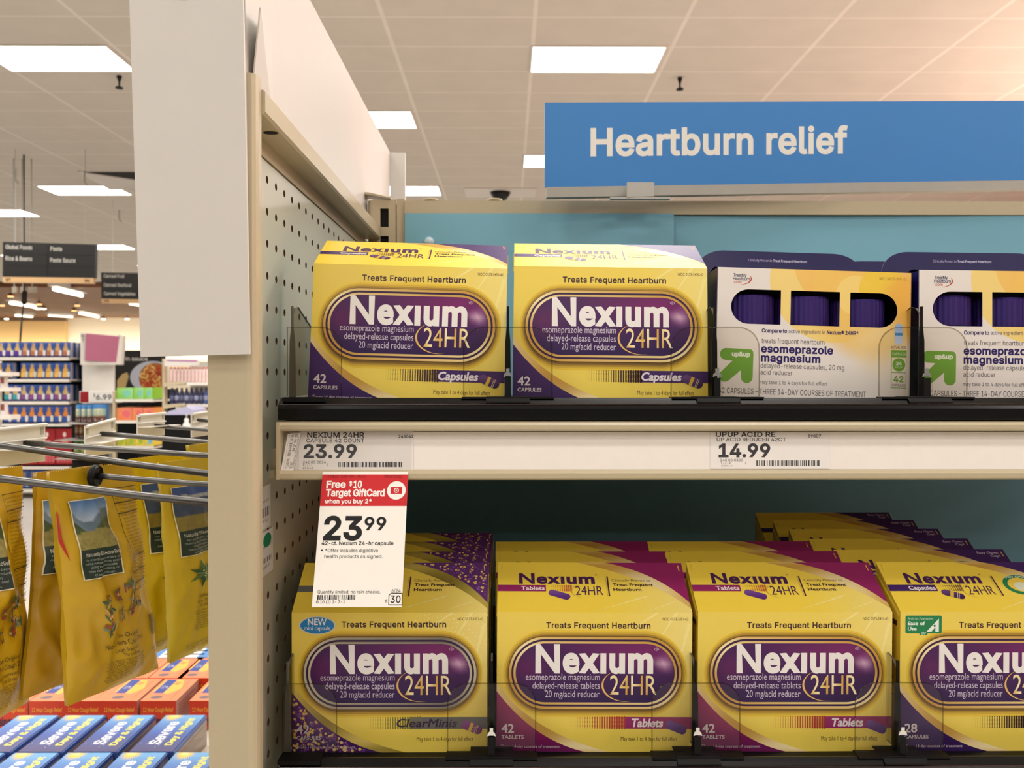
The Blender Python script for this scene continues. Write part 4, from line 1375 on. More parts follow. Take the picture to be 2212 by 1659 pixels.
    T(fb, pr, 'acid reducer', 41.0, 96.8, 4.3, GREYT, 2, 70.2, font='I', up=-1, m=1)
    T(fb, pr, 'may take 1 to 4 days for full effect', 40.6, 105.2, 3.2, GREYT, 2, 102.4, font='I', up=-1, m=1)
    T(fb, pr, '42 CAPSULES \u2013 THREE 14-DAY COURSES OF TREATMENT', 3.2, 114.6, 5.0, (96, 88, 92), 2, 137.8, font='I', up=-1, m=1)
    poly(fb, pr, stad(167, 56.4, 3.6, 9.6, None, 8), lambda u, v: mixc((150, 178, 222), (196, 208, 232), (v - 46) / 20), 2, m=1)
    rect(fb, pr, 163.5, 55.2, 170.5, 57.6, (64, 132, 190), 3, 1)
    T(fb, pr, 'ACTUAL SIZE', 159.8, 69.6, 2.3, (96, 84, 80), 2, 174.2, font='I', bold=.02, up=-1, m=1)
    rect(fb, pr, 160.4, 71, 174.6, 77.6, GR, 2, 1)
    T(fb, pr, 'CAPSULES', 161.4, 75.6, 2.4, (216, 230, 200), 3, 173.6, font='I', bold=.02, up=-1, m=1)
    for a in ((160.4, 77, 160.9, 105.6), (174.1, 77, 174.6, 105.6), (160.4, 105.1, 174.6, 105.6), (160.4, 91.2, 174.6, 91.7)):
        rect(fb, pr, *a, GR, 2, 1)
    poly(fb, pr, ell(167.5, 84.3, 5.9, 6, 24), GR, 2, m=1)
    T(fb, pr, '24', 164.8, 84.6, 2.9, (226, 236, 214), 3, 170.2, font='I', bold=.05, up=-1, m=1)
    T(fb, pr, 'HOUR', 164.4, 87.4, 1.7, (206, 226, 190), 3, 170.6, font='I', up=-1, m=1)
    T(fb, pr, '42', 162.8, 100, 5.2, GR, 2, 172, font='I', bold=.05, up=-1, m=1)
    T(fb, pr, 'CAPSULES', 161.4, 103.8, 2.0, (96, 84, 80), 2, 173.4, font='I', bold=.02, up=-1, m=1)
    fo = fb.build('windowed_front', [M_CIT, M_CARD], root, world=False)
    uvl = fo.data.uv_layers.new(name='UVMap')
    for lp in fo.data.loops:
        c = fo.data.vertices[lp.vertex_index].co
        uvl.data[lp.index].uv = ((c.x - x0) / KW / 100, (WHU * KW - c.z) / KW / 100)
    # navy hanging tab standing up at the back
    tb = MB()
    ft = frame((x0, WD - .001, WHU * KW), (KW, 0, 0), (0, .0002, KW), (0, -1, 0))
    tw, th, rr = 178, 29, 22
    tab = [(-4, 0)] + [(-4 + rr * 1.3 - rr * 1.3 * math.cos(math.radians(a)), th - rr + rr * math.sin(math.radians(a))) for a in range(0, 91, 9)] + \
          [(tw - 16 - rr * 1.3 + rr * 1.3 * math.sin(math.radians(a)), th - rr + rr * math.cos(math.radians(a))) for a in range(0, 91, 9)] + [(tw - 16, 0)]
    poly(tb, ft, tab, NAVY, 0)
    poly(tb, ft, tab, (228, 224, 220), -4)
    n = len(tab)
    tb.add([ft(u, v, 0) for u, v in tab] + [ft(u, v, -4) for u, v in tab], [(i, (i + 1) % n, n + (i + 1) % n, n + i) for i in range(n)], (232, 228, 224))
    T(tb, ft, 'Clinically Proven to', 48, 18.6, 2.5, (184, 178, 208), 2, 71.5, font='I', it=.15)
    T(tb, ft, 'Treat Frequent Heartburn', 72.6, 18.6, 2.5, (204, 200, 222), 2, 106.5, font='I', bold=.03, it=.15)
    tb.build('hang_tab', M_CARD, root, world=False)
    # curled tuck at the upper corner
    cb = MB()
    pts = [(x0, .0005 + i * .0028, WHU * KW + .0018 * math.sin(math.pi * i / 8)) for i in range(9)]
    cb.add([p for p in pts] + [(p[0] + .012 * math.sin(math.pi * min(1, i / 8)), p[1], WHU * KW) for i, p in enumerate(pts)], [(i, i + 1, 9 + i + 1, 9 + i) for i in range(8)], NAVY)
    cb.build('side_tuck', M_CARD, root, world=False)
    root.location = loc
    root.rotation_euler = rot
    tag(root, label, 'medicine carton', 'white bottle cartons on the upper shelf')
    return root
w1 = white_box('white citrus-print carton with three bottle windows, beside the yellow box', (xc(1545, 1971, .7), .702, ZU + .0022), (-R_(2), R_(1.65), R_(.6)))
w2 = dup(w1, 'white bottle carton cut off by the photo edge, beyond the first white carton', (xc(1988, 2414, .7), .702, ZU + .0012), (-R_(1.5), R_(.6), R_(.4)))
for src, lab, dx in ((w1, 'white bottle carton directly behind the first one, only its navy tab showing', -.004), (w2, 'white bottle carton behind the cut-off one, navy tab edge showing', -.019)):
    s_ = src.location
    dup(src, lab, (s_.x + dx, s_.y + .064, s_.z - .0016), (0, R_(.3), 0))

# bottles seen through the windows
VIOLET = (52, 34, 104)
def bottle(carton, u, dz, label, first=None):
    loc = carton.matrix_basis @ Vector((-WW / 2 + u * KW, .0285, .0008))
    if first is None:
        t = thing('pill_bottle', label, 'pill bottle', loc, 'violet-capped bottles inside the window cartons')
        MB().lathe([(.0235, 0), (.0245, .002), (.0245, .060), (.019, .0655), (.019, .0665)], loc, (236, 232, 226), n=28).build('bottle', M_CARD, t)
        MB().lathe([(.0234, .0660), (.0237, .0668), (.0237, .0900), (.0224, .0920), (.012, .0923)], loc, VIOLET, n=72, ridge=.03).build('cap', M_CARD, t)
        return t
    d = dup(first, label, loc)
    d.location.z += dz
    return d
M1 = bottle(w1, 37, 0, 'violet-capped bottle in the rounded window nearest the yellow box')
bottle(w1, 89, 0, 'violet-capped bottle in the square middle window of the whole carton', M1)
bottle(w1, 141, -.001, 'violet-capped bottle in the last rounded window of the whole carton', M1)
bottle(w2, 36, .001, 'violet-capped bottle in the rounded window of the cut-off carton', M1)
bottle(w2, 90, 0, 'violet-capped bottle in the square window at the photo edge', M1)

# ------------------------------------------------------------------ hooks, tag plates and bags on the neighbouring side
HX = -.2157
def hook(Y, p_in, p_tip, r, label, disc=None, tip=True):
    """wire standing out from the skin at depth Y, through two photo points"""
    a, b = P(p_in[0], p_in[1], Y), P(p_tip[0], p_tip[1], Y)
    k = (HX - b.x) / (a.x - b.x)
    root = b.lerp(a, k)
    t = thing('display_hook', label, 'hook', root, 'wire hooks on the end display')
    mb = MB()
    pts = [root, root.lerp(b, .4) + Vector((0, 0, -.0008)), root.lerp(b, .9), b]
    mb.tube(pts, r, n=12)
    mb.build('wire', M_STEEL, t)
    MB().box((HX - .004, Y - .012, root.z - .022), (HX, Y + .012, root.z + .012)).build('back_plate', M_STEEL, t)
    if tip:
        d = (b - root).normalized()
        MB().tube([b, b + d * r * 1.1, b + d * r * 1.9], [r * 1.01, r * .9, r * .35], n=12).build('rounded_tip', M_STEEL, t)
    if disc:
        d = (b - root).normalized()
        ds = MB().tube([b - d * .001, b + d * .0005, b + d * .003, b + d * .0045], [.0082, .0095, .0095, .0085], n=22).build('black_stop_disc', M_MATBLACK, t)
        MB().tube([b + Vector((0, 0, -.004)), b + Vector((-.006, -.006, -.012))], .0012, n=6).build('stop_clip', M_STEEL, ds)
    return t
hook(.640, (448, 1085), (-40, 1028), .0030, 'thick lower wire hook crossing in front of the yellow bags, nearest of all')
hook(.700, (448, 1022), (-163, 938), .0029, 'thick upper wire hook sloping down across the frame edge')
hook(.690, (448, 1044), (212, 1028), .0024, 'wire hook ending in a black stop disc over the front yellow bag', disc=True)
hook(.855, (448, 982), (62, 957), .0029, 'wire hook carrying the largest white tag plate')
hook(1.005, (448, 954), (224, 937), .0030, 'wire hook carrying the middle white tag plate')
hook(1.155, (448, 928), (336, 920), .0028, 'wire hook carrying the small ribbed white tag plate')
hook(1.310, (448, 909), (426, 907), .0027, 'farthest wire hook, just showing beside the beige post')

M_PLATE = mat('white_tag_plastic', (224, 219, 210), .4, 0, 40, .04)
def tag_plate(X, px0, px1, ytop0, ytop1, ybot0, ybot1, label, flange):
    """label holder on the hook tip, in the plane x = X, seen from behind"""
    a, b = PX(px0, ybot0, X), PX(px1, ybot1, X)
    c, d = PX(px1, ytop1, X), PX(px0, ytop0, X)
    t = thing('tag_plate', label, 'price tag holder', (a + b) / 2, 'white tag plates on the hook tips')
    MB().hexa([a, b, c, d], (-.0016, 0, 0)).build('plate', M_PLATE, t)
    def on(u, v):
        return a * (1 - u) * (1 - v) + b * u * (1 - v) + c * u * v + d * (1 - u) * v
    mb = MB()
    for v, w in ((.97, .0018), (.62, .0011)):
        mb.tube([on(0, v) + Vector((.0012, 0, 0)), on(1, v) + Vector((.0012, 0, 0))], w, n=8)
        t2 = mb.build('rib', M_PLATE, t)
        mb = MB()
    u0, v0 = on(0, .42), on(1, .42)
    MB().hexa([u0, v0, v0 + Vector((flange, .012, .000)), u0 + Vector((flange, .0, .000))], (0, 0, .0012)).build('flange', M_PLATE, t)
    for u in (.03, .90):
        q = [on(u, .72), on(u + .06, .72), on(u + .06, .90), on(u, .90)]
        MB().hexa([p + Vector((.0006, 0, 0)) for p in q], (-.0006, 0, 0)).build('slot', M_GREYP, t)
    return t
tag_plate(-.495, -12, 100, 926, 914, 1009, 996, 'large white tag plate at the frame edge above the yellow bag', .018)
tag_plate(-.490, 186, 248, 920, 903, 988, 978, 'white tag plate in front of the snack bags, on the second hook', .020)
tag_plate(-.488, 299, 357, 896, 891, 944, 940, 'ribbed white tag plate in front of the orange boxes, on the third hook', .018)
tag_plate(-.487, 415, 462, 893, 886, 945, 938, 'white tag plate half hidden by the beige post, on the last hook', .018)

BAGY, BAGG = (206, 168, 20), (208, 182, 24)
def bag(X, ptl, pbl, wt, wb, yaw, base, label, art, seed, bulge=.013):
    """pillow bag; left corners from photo points on the plane x = X, face turned by yaw from +x towards the viewer"""
    cs_, sn_ = math.cos(math.radians(yaw)), math.sin(math.radians(yaw))
    D = Vector((sn_, cs_, 0))
    NB = Vector((cs_, -sn_, 0))
    tl, bl = PX(ptl[0], ptl[1], X), PX(pbl[0], pbl[1], X)
    tr, br = tl + D * wt, bl + D * wb
    off = Vector((seed * 3.1, seed * 1.7, 0))
    def bul(s, t):
        e = max(0.0, math.sin(math.pi * min(max(s, 0), 1))) ** .55 * (min(1, max(0, (t - .07) / .30)) ** .8) * (min(1, max(0, (1 - t) / .16)) ** .7)
        w = noise.noise(Vector((s * 4, t * 5, 0)) + off) * .0056 + (.5 - abs(noise.noise(Vector((s * 5, t * 7, 4)) + off))) * .0058
        fold = .0030 * math.exp(-((s - .20 - .15 * t) / .05) ** 2) * min(1, max(0, (t - .12) / .3))
        return e * (bulge + fold) + w * (.35 + e)
    def f(s, t, l=0):
        p = tl * (1 - s) * (1 - t) + tr * s * (1 - t) + br * s * t + bl * (1 - s) * t
        ins = .006 * math.sin(math.pi * min(max((t - .05) / .9, 0), 1)) * (0.5 - s) * 2 * .6
        return p + NB * (bul(s, t) + l * .00085 + .0016) + D * ins
    def g(s, t):
        p = tl * (1 - s) * (1 - t) + tr * s * (1 - t) + br * s * t + bl * (1 - s) * t
        ins = .006 * math.sin(math.pi * min(max((t - .05) / .9, 0), 1)) * (0.5 - s) * 2 * .6
        return p - NB * (bul(1 - s, t) + .001) + D * ins
    th = thing('cough_drop_bag', label, 'bag', (bl + br) / 2, 'yellow cough drop bags on hooks')
    mb = MB()
    nu, nv = 44, 64
    grid(mb, lambda s, t, l=0: f(s, t, 0), 0, 0, 1, 1, nu, nv, lambda s, t: mixc(base, (base[0] - 14, base[1] - 18, base[2]), .5 + .5 * noise.noise(Vector((s * 3, t * 3, 9)) + off)), 0, smooth=True)
    grid(mb, lambda s, t, l=0: g(s, t), 0, 0, 1, 1, 18, 24, base, 0, smooth=True)
    rimp = [(s / 18, 0) for s in range(19)] + [(1, t / 24) for t in range(1, 25)] + [(1 - s / 18, 1) for s in range(1, 19)] + [(0, 1 - t / 24) for t in range(1, 25)]
    n = len(rimp)
    mb.add([f(s, t, 0) for s, t in rimp] + [g(s, t) for s, t in rimp], [(i, (i + 1) % n, n + (i + 1) % n, n + i) for i in range(n)], mixc(base, (120, 90, 20), .25), smooth=True)
    # serrated top and bottom seals
    for t0, t1, sg in ((0, -.012, 1), (1, 1.012, 1)):
        for i in range(40):
            a, b = i / 40, (i + 1) / 40
            pa, pb, pm = f(a, t0), f(b, t0), (f((a + b) / 2, t0) * 1.0 + (f((a + b) / 2, t0) - f((a + b) / 2, t0 + (.05 if t0 == 0 else -.05))) * .12)
            mb.add([pa, pb, pm], [(0, 1, 2)], base)
    body = mb.build('bag_film', M_FILM, th)
    pb = MB()
    art(pb, f)
    pb.build('printing', M_FILM, th)
    return th
def uvfun(X, tl, tr, bl, br):
    pass
def lines(mb, f, s0, s1, t0, t1, n, cap, col, seed, words=('Swiss', 'herbs', 'made', 'relief', 'natural', 'quality', 'soothing', 'years', 'of', 'the', 'drops', 'throat', 'with', 'for')):
    r = random.Random(seed)
    for i in range(n):
        s_ = ' '.join(r.choice(words) for _ in range(5))
        t = t0 + (t1 - t0) * (i + .8) / n
        ins = r.uniform(0, .08) * (s1 - s0)
        T(mb, f, s_, s0 + ins, t, cap, col, 2, s1 - ins * .6, up=-1, res=2, font='I')
def photo_panel(mb, f, s0, t0, s1, t1, seed, blue):
    r = random.Random(seed)
    for (a_, b_, c_, d_) in ((s0 - .012, t0 - .004, s0, t1 + .129), (s1, t0 - .004, s1 + .012, t1 + .129), (s0, t0 - .004, s1, t0), (s0, t1 + .125, s1, t1 + .129)):
        grid(mb, f, a_, b_, c_, d_, 10 if c_ - a_ > .1 else 1, 16 if d_ - b_ > .1 else 1, (222, 214, 180), 2, smooth=True)
    def c(s, t):
        a, b = (s - s0) / (s1 - s0), (t - t0) / (t1 - t0)
        rid = .30 + .22 * noise.noise(Vector((a * 2.2 + seed, 0, 0))) + (abs(a - .45) * -.55)
        if b < rid + .16:
            return mixc((72, 112, 166), (170, 188, 210), b / .4)
        if b < rid + .34:
            return mixc((108, 128, 150), (84, 104, 110), a)
        if b < .68 - .10 * math.sin(a * 3):
            return mixc((52, 70, 44), (84, 98, 52), .5 + .5 * noise.noise(Vector((a * 7, b * 7, seed))))
        return mixc((120, 112, 56), (168, 156, 92), .5 + .5 * noise.noise(Vector((a * 14, b * 14, seed))))
    def cb(s, t):
        a, b = (s - s0) / (s1 - s0), (t - t0) / (t1 - t0)
        rid = .30 + .08 * noise.noise(Vector((a * 6 + seed, 0, 0)))
        if b < rid - .10:
            return (44, 74, 140)
        if b < rid:
            return mixc((190, 194, 196), (110, 120, 140), .5 + .5 * noise.noise(Vector((a * 18, b * 12, seed))))
        if b < .68:
            return mixc((40, 58, 108), (62, 74, 84), .5 + .5 * noise.noise(Vector((a * 9, b * 9, seed))))
        return mixc((116, 104, 48), (142, 128, 62), .5 + .5 * noise.noise(Vector((a * 12, b * 12, seed))))
    grid(mb, f, s0, t0, s1, t1, 26, 26, cb if blue else c, 2, smooth=True)
    grid(mb, f, s0, t1, s1, t1 + .125, 8, 6, (28, 50, 44), 2, smooth=True)
    T(mb, f, 'Naturally Effective Relief', s0 + .03, t1 + .030, .016, (214, 214, 204), 4, s1 - .02, up=-1, font='I')
    for i, s_ in enumerate(('For over 80 years, we have been', 'making naturally effective products', 'using the highest quality', 'Swiss herbs for soothing relief', 'of coughs and throats.')):
        m = (s0 + s1) / 2
        w = (s1 - s0) * (.42, .45, .32, .40, .28)[i]
        T(mb, f, s_, m - w, t1 + .050 + i * .0165, .0100, (160, 172, 164), 4, m + w, up=-1, font='I')
def panel_facts(mb, f, s0, s1, t0, t1, seed):
    for (a, b, c, d) in ((s0, t0, s0 + .006, t1), (s0, t1 - .003, s1, t1), (s0, t0, s1, t0 + .003)):
        grid(mb, f, a, b, c, d, 2, 12, (74, 58, 20), 2)
    for k in (.14, .24, .66, .82, .92):
        t = t0 + (t1 - t0) * k
        grid(mb, f, s0, t, s1, t + .004, 4, 1, (62, 48, 18), 2)
    lines(mb, f, s0 + .02, s1 - .01, t0 + .01, t1 - .006, 30, .0075, (92, 74, 26), seed)
def herb(mb, f, s, t, r_, seed, ry=1.0):
    r = random.Random(seed)
    for i in range(9):
        a = r.uniform(0, 6.28)
        d = r_ * r.uniform(.1, .9)
        c = r.choice([(70, 96, 60), (94, 112, 56), (58, 84, 64), (150, 60, 50), (196, 150, 90), (120, 130, 110)])
        q = ell(s + d * math.cos(a), t + d * math.sin(a) * ry, r_ * .45, r_ * .20 * ry, 8)
        poly(mb, f, rotp(q, s + d * math.cos(a), t + d * math.sin(a) * ry, r.uniform(0, 180)), c, 2 + i * .12)
def mint(mb, f, s, t, rs, rt):
    for k in range(14):
        a = math.radians(k * 360 / 14 + (8 if k % 2 else 0))
        q = .62 if k % 2 else 1.0
        tip = (s + rs * q * math.cos(a), t + rt * q * math.sin(a))
        w = .30
        l_ = (s + rs * .45 * q * math.cos(a - w), t + rt * .45 * q * math.sin(a - w))
        r_ = (s + rs * .45 * q * math.cos(a + w), t + rt * .45 * q * math.sin(a + w))
        poly(mb, f, [(s, t), l_, tip, r_], mixc((44, 84, 46), (104, 134, 84), (k % 4) / 3), 2 + (k % 2) * .5)
    for k in range(10):
        a = k * 2.4
        poly(mb, f, ell(s + rs * .03 * k * math.cos(a), t + rt * .03 * k * math.sin(a), rs * .05, rt * .05, 6), (176, 190, 140), 3)
INKB = (64, 50, 22)
def art_original(red=False, ps=.13):
    def art(mb, f):
        photo_panel(mb, f, ps, .13, .52, .335, 3, False)
        for i, (s, t) in enumerate(((.30, .565), (.45, .555), (.56, .515), (.64, .535), (.30, .625), (.46, .645), (.60, .585), (.66, .605), (.32, .690), (.62, .650))):
            herb(mb, f, s, t, .055, i, .55)
        T(mb, f, 'The Original', .43, .760, .019, INKB, 2, .67, up=-1)
        T(mb, f, 'Natural Herb Cough Drops', .30, .792, .021, INKB, 2, .74, up=-1)
        T(mb, f, 'Cough Suppressant', .40, .820, .014, INKB, 2, .65, up=-1)
        T(mb, f, 'Throat Drops', .46, .842, .014, INKB, 2, .62, up=-1)
        lines(mb, f, .30, .74, .852, .955, 9, .0085, INKB, 4)
        panel_facts(mb, f, .66, .985, .10, .56, 7)
        for k in range(12):
            grid(mb, f, .86 + k * .008, .70, .86 + k * .008 + (.003 if k % 3 else .005), .80, 1, 4, (60, 54, 30), 2)
        T(mb, f, '08 2019', .84, .87, .011, (110, 88, 34), 2, .96, up=-1)
        T(mb, f, '3 41820', .86, .89, .011, (110, 88, 34), 2, .95, up=-1)
        if red:
            poly(mb, f, [(-.004, .16), (.004, .17), (.016, .28), (.036, .375), (.014, .34), (-.004, .29)], (186, 34, 28), 2)
    return art
def art_mint(mb, f):
    photo_panel(mb, f, .11, .13, .72, .345, 5, True)
    mint(mb, f, .40, .575, .22, .075)
    T(mb, f, 'LemonMint', .32, .70, .021, INKB, 2, .62, up=-1, it=.12)
    T(mb, f, 'Herb Throat Drops', .30, .727, .015, INKB, 2, .66, up=-1, it=.1)
    T(mb, f, 'SUGAR FREE', .36, .750, .015, INKB, 2, .60, up=-1)
    lines(mb, f, .26, .70, .76, .87, 8, .0085, INKB, 14)
    lines(mb, f, .16, .50, .925, .965, 3, .008, (96, 78, 30), 15)
# back ones first
bag(-.410, (279, 992), (300, 1425), .094, .098, 20, BAGG, 'bright lemon mint bag behind the right-hand one, half its mint picture showing', art_mint, 5)
bag(-.372, (341, 1000), (364, 1432), .098, .102, 20, (212, 186, 30), 'bright lemon mint bag against the beige post, whole mint picture showing', art_mint, 2)
bag(-.360, (406, 962), (430, 1240), .085, .085, 15, BAGG, 'bright yellow bag top peeping above the mint bags beside the post', art_mint, 8)
bag(-.405, (78, 1021), (44, 1512), .070, .100, 20, (190, 150, 22), 'amber herb bag in shade behind the front herb bag', art_original(False, .05), 9)  # base colour darkened to paint in the shade behind the front bag
bag(-.430, (-130, 1032), (-122, 1612), .085, .090, 8, BAGY, 'amber herb bag cut off by the frame edge, drug facts panel showing', art_original(), 4)
bag(-.364, (104, 1020), (142, 1525), .0825, .0975, 22, BAGY, 'front amber herb bag hanging below the black stop disc', art_original(True), 1, bulge=.015)

# ------------------------------------------------------------------ cartons lying on the deck below the bags
ZD = ZC - .622
t = thing('end_display_deck', 'white display deck holding the orange and blue cartons', 'display shelf', (-.62, 1.55, 0))
MB().box((-1.15, 1.12, ZD - .075), (-.22, 2.3, ZD - .056)).build('deck', M_SHELFWHITE, t)
MB().box((-1.10, 1.2, 0), (-.24, 2.25, ZD - .075)).build('base', M_BEIGE, t)
def orange_box(x, y, label, h=.055, white=False):
    w, d = .069, .117
    mb = MB()
    base = (226, 92, 48) if not white else (226, 222, 216)
    z1 = ZD
    z0 = ZD - h
    mb.box((x, y, z0), (x + w, y + d, z1 - .0004), base)
    ft = frame((x, y, z1), (w, 0, 0), (0, d, 0), (0, 0, 1))
    ff = frame((x, y, z0), (w, 0, 0), (0, 0, h), (0, -1, 0))
    fr = frame((x + w, y, z0), (0, d, 0), (0, 0, h), (1, 0, 0))
    if not white:
        rect(mb, ft, 0, 0, 1, 1, (240, 128, 84), 0)
        poly(mb, ft, [(.06, .95), (.60, .95), (.80, .55), (.56, .30), (.06, .42)], (246, 172, 70), 1)
        rect(mb, ft, .12, .34, .40, .96, (40, 62, 140), 2)
        T(mb, ft, '12 hr', .18, .55, .12, (226, 226, 230), 3, .36, font='I')
        poly(mb, ft, ell(.34, .16, .17, .07, 16), (104, 92, 98), 2)
        T(mb, ft, 'Cough', .42, .74, .13, (126, 96, 70), 2, .60, font='I', bold=.04)
        rect(mb, ft, .78, .08, .80, .92, (206, 84, 50), 2)
        rect(mb, ff, 0, 0, 1, 1, (206, 64, 34), .5)
        T(mb, ff, '12 Hour Cough Relief', .08, .62, .14, (236, 176, 60), 2, .92, font='I', bold=.02)
        T(mb, ff, 'Delsym', .10, .14, .28, (34, 30, 62), 2, .58, font='I', bold=.07)
        rect(mb, ff, .60, .16, .92, .46, (150, 106, 40), 1.5)
        rect(mb, fr, 0, 0, 1, 1, (176, 150, 140), .5)
        for i in range(7):
            rect(mb, fr, .1, .16 + i * .1, .1 + .7 * (1 - (i % 3) * .15), .2 + i * .1, (120, 84, 76), 1)
    else:
        rect(mb, ft, .0, .0, .34, 1, (74, 128, 190), 1)
        for i in range(4):
            rect(mb, ft, .42, .15 + i * .2, .92, .22 + i * .2, (90, 96, 110), 1)
    return tag(mb.build('cough_relief_box' if not white else 'white_carton', M_CARD), label, 'medicine box', 'orange cough boxes below the bags' if not white else 'white cartons at the back of the deck')
yo, y2 = 1.60, 1.722
xs_ = [P(px, 1515, yo).x for px in (-18, 62, 140, 218, 302, 408)]
for i, x in enumerate(xs_):
    orange_box(x, yo, ('orange cough box at the frame edge under the amber bags', 'orange cough box just right of the frame edge, above the pale blue cartons', 'orange cough box mostly hidden by the tip of the front amber bag',
                       'orange cough box right of the front bag tip', 'orange cough box with a clear gap to the post, front row', 'orange cough box touching the beige post, front row')[i])
for i, x in enumerate([P(px, 1466, y2).x for px in (150, 235, 310, 372, 450)]):
    orange_box(x + .01, y2, ('back-row orange cough box behind the front bag tip', 'back-row orange cough box right of the front bag', 'back-row orange cough box under the lemon mint bags',
                       'back-row orange cough box next to the post', 'back-row orange cough box hidden by the post')[i])
for i, px in enumerate((318, 372, 425)):
    p = P(px, 1421, 1.85)
    orange_box(p.x, 1.85, ('white carton behind the orange boxes, seen between the yellow bags', 'white carton behind the orange boxes, under the mint bag', 'white carton behind the orange boxes beside the post')[i], .055, True)
def blue_box(x, y, label, first=None, w=.0755, d=.150):
    if first:
        return dup(first, label, (x + w / 2, y, ZD - .056))
    h = .056
    th = thing('day_night_carton', label, 'medicine box', (x + w / 2, y, ZD - h), 'blue cold medicine cartons on the deck')
    mb = MB()
    mb.box((x, y, ZD - h), (x + w, y + d, ZD - .0012), (58, 84, 150))
    fr = frame((x + w, y, ZD - h), (0, d, 0), (0, 0, h), (1, 0, 0))
    rect(mb, fr, 0, 0, 1, .86, (150, 136, 126), 1)
    for i in range(9):
        rect(mb, fr, .08, .08 + i * .08, .08 + .8 * (1 - (i % 4) * .12), .11 + i * .08, (110, 84, 78), 2)
    T(mb, fr, 'DRUG FACTS', .12, .74, .07, (150, 50, 44), 2, .6, font='I', bold=.02)
    mb.build('carton_body', M_CARD, th)
    lb = MB()
    lb.box((x + .001, y + .0005, ZD - .0012), (x + w - .0028, y + d - .0005, ZD), (96, 124, 178))
    ft = frame((x, y, ZD), (w, 0, 0), (0, d, 0), (0, 0, 1))
    def sky(u, v):
        c = mixc((74, 66, 108), (56, 84, 160), min(1, v * 2))
        return mixc(c, (104, 160, 208), (v - .45) / .5)
    grid(lb, ft, .012, .004, .962, .996, 6, 12, sky, 1)
    sun = []
    for i in range(33):
        a = math.radians(170 + 200 * i / 32)
        r = .34 if i % 2 else .16
        sun.append((.24 + r * .75 * math.cos(a), .985 + r * .55 * math.sin(a)))
    sun = [(max(.015, min(.96, u)), min(.99, v)) for u, v in sun]
    poly(lb, ft, sun, (240, 190, 60), 2)
    poly(lb, ft, ell(.24, .96, .10, .03, 14), (250, 226, 140), 2.5)
    def vt(s, u, v0, v1, cap, c, bold=.05):
        verts, faces, a, b, _n = glyphs(s, 'I', bold, 3)
        k = (v1 - v0) / (b - a)
        lb.add([ft(u - yy * cap, v0 + (xx - a) * k, 3) for xx, yy in verts], faces, c)
    vt('Severe', .50, .18, .80, .24, (226, 226, 232))
    vt('cold & flu', .54, .16, .50, .06, (200, 204, 220), .0)
    vt('Day & Night', .80, .16, .90, .15, (226, 218, 84))
    r = random.Random(6)
    for i in range(9):
        poly(lb, ft, ell(r.uniform(.08, .9), r.uniform(.05, .3), .010, .006, 6), (220, 222, 236), 3)
    lb.build('lid_face', M_CARD, th)
    return th
B0 = None
y_b = 1.383
blabs = ['blue cold medicine carton at the frame edge, back row', 'blue cold medicine carton second from the frame edge, back row', 'blue cold medicine carton under the front amber bag tip, back row', 'blue cold medicine carton beside the post, back row']
for i, px in enumerate((-75, 37, 155, 277)):
    o_ = blue_box(P(px, 1628, y_b).x, y_b, blabs[i], B0)
    B0 = B0 or o_
blabs2 = ['blue cold medicine carton at the frame edge, front row', 'blue cold medicine carton second from the frame edge, front row', 'blue cold medicine carton in the middle of the front row', 'blue cold medicine carton near the post, front row', 'blue cold medicine carton half behind the post, front row']
for i, px in enumerate((-120, 0, 118, 240, 358)):
    blue_box(P(px, 1640, 1.362).x * .985, 1.383 - .1535, blabs2[i], B0)

# ------------------------------------------------------------------ grocery end of the store
def noodle_box(name, p, w, h, d, cols, label, group):
    """p: lower left front corner"""
    top, fig, lowl, cup = cols
    mb = MB().box(p, (p.x + w, p.y + d, p.z + h), top)
    f = frame(p, (w, 0, 0), (0, 0, h), (0, -1, 0), .001)
    rect(mb, f, 0, 0, 1, 1, top, 1)
    rect(mb, f, 0, 0, 1, .12, (34, 40, 86), 2)
    poly(mb, f, ell(.42, .78, .20, .17, 14), mixc(fig, (150, 130, 110), .3), 2)
    poly(mb, f, ell(.40, .52, .33, .20, 14), fig, 3)
    rect(mb, f, .04, .12, .58, .42, lowl, 4)
    poly(mb, f, [(.62, .12), (.92, .12), (.98, .46), (.58, .46)], cup, 4)
    rect(mb, f, .06, .84, .96, .98, mixc(top, (70, 110, 190), .5), 1.6)
    fr = frame((p.x + w, p.y, p.z), (0, d, 0), (0, 0, h), (1, 0, 0), .001)
    rect(mb, fr, .0, .0, .55, 1, (186, 184, 196), 1)
    return tag(mb.build(name, M_GOODS), label, 'box', group)
YG = 10.0
def gx(px, Y=YG):
    return (px - CX) / FP * Y
def gz(py, Y=YG):
    return ZC - (py - CY) / FP * Y
t = thing('grocery_shelving', 'tall black grocery shelving filled with blue noodle boxes', 'shelving', (gx(80), YG + .4, 0))
MB().box((gx(-60), YG + .62, .05), (gx(177), YG + .68, gz(745))).build('back_panel', M_DARK, t)
MB().box((gx(176.5), YG + .02, 0), (gx(179), YG + .66, gz(742))).build('side_panel', M_MATBLACK, t)
for ya, yb in ((772, 778.5), (819, 825.5), (867, 873.5), (915, 920.5), (1007, 1013), (1056, 1062)):
    MB().box((gx(-60), YG - .02, gz(yb)), (gx(153), YG, gz(ya))).build('shelf_edge', M_SHELFWHITE, t)
    MB().box((gx(-60), YG, gz(yb)), (gx(176), YG + .62, gz(yb) + .012)).build('shelf_board', M_MATBLACK, t)
    MB().prism([(gx(153), YG - .02), (gx(164), YG + .06), (gx(176), YG + .3), (gx(176), YG + .32), (gx(153), YG)], 'z', gz(yb), gz(ya)).build('shelf_corner', M_GREYP, t)
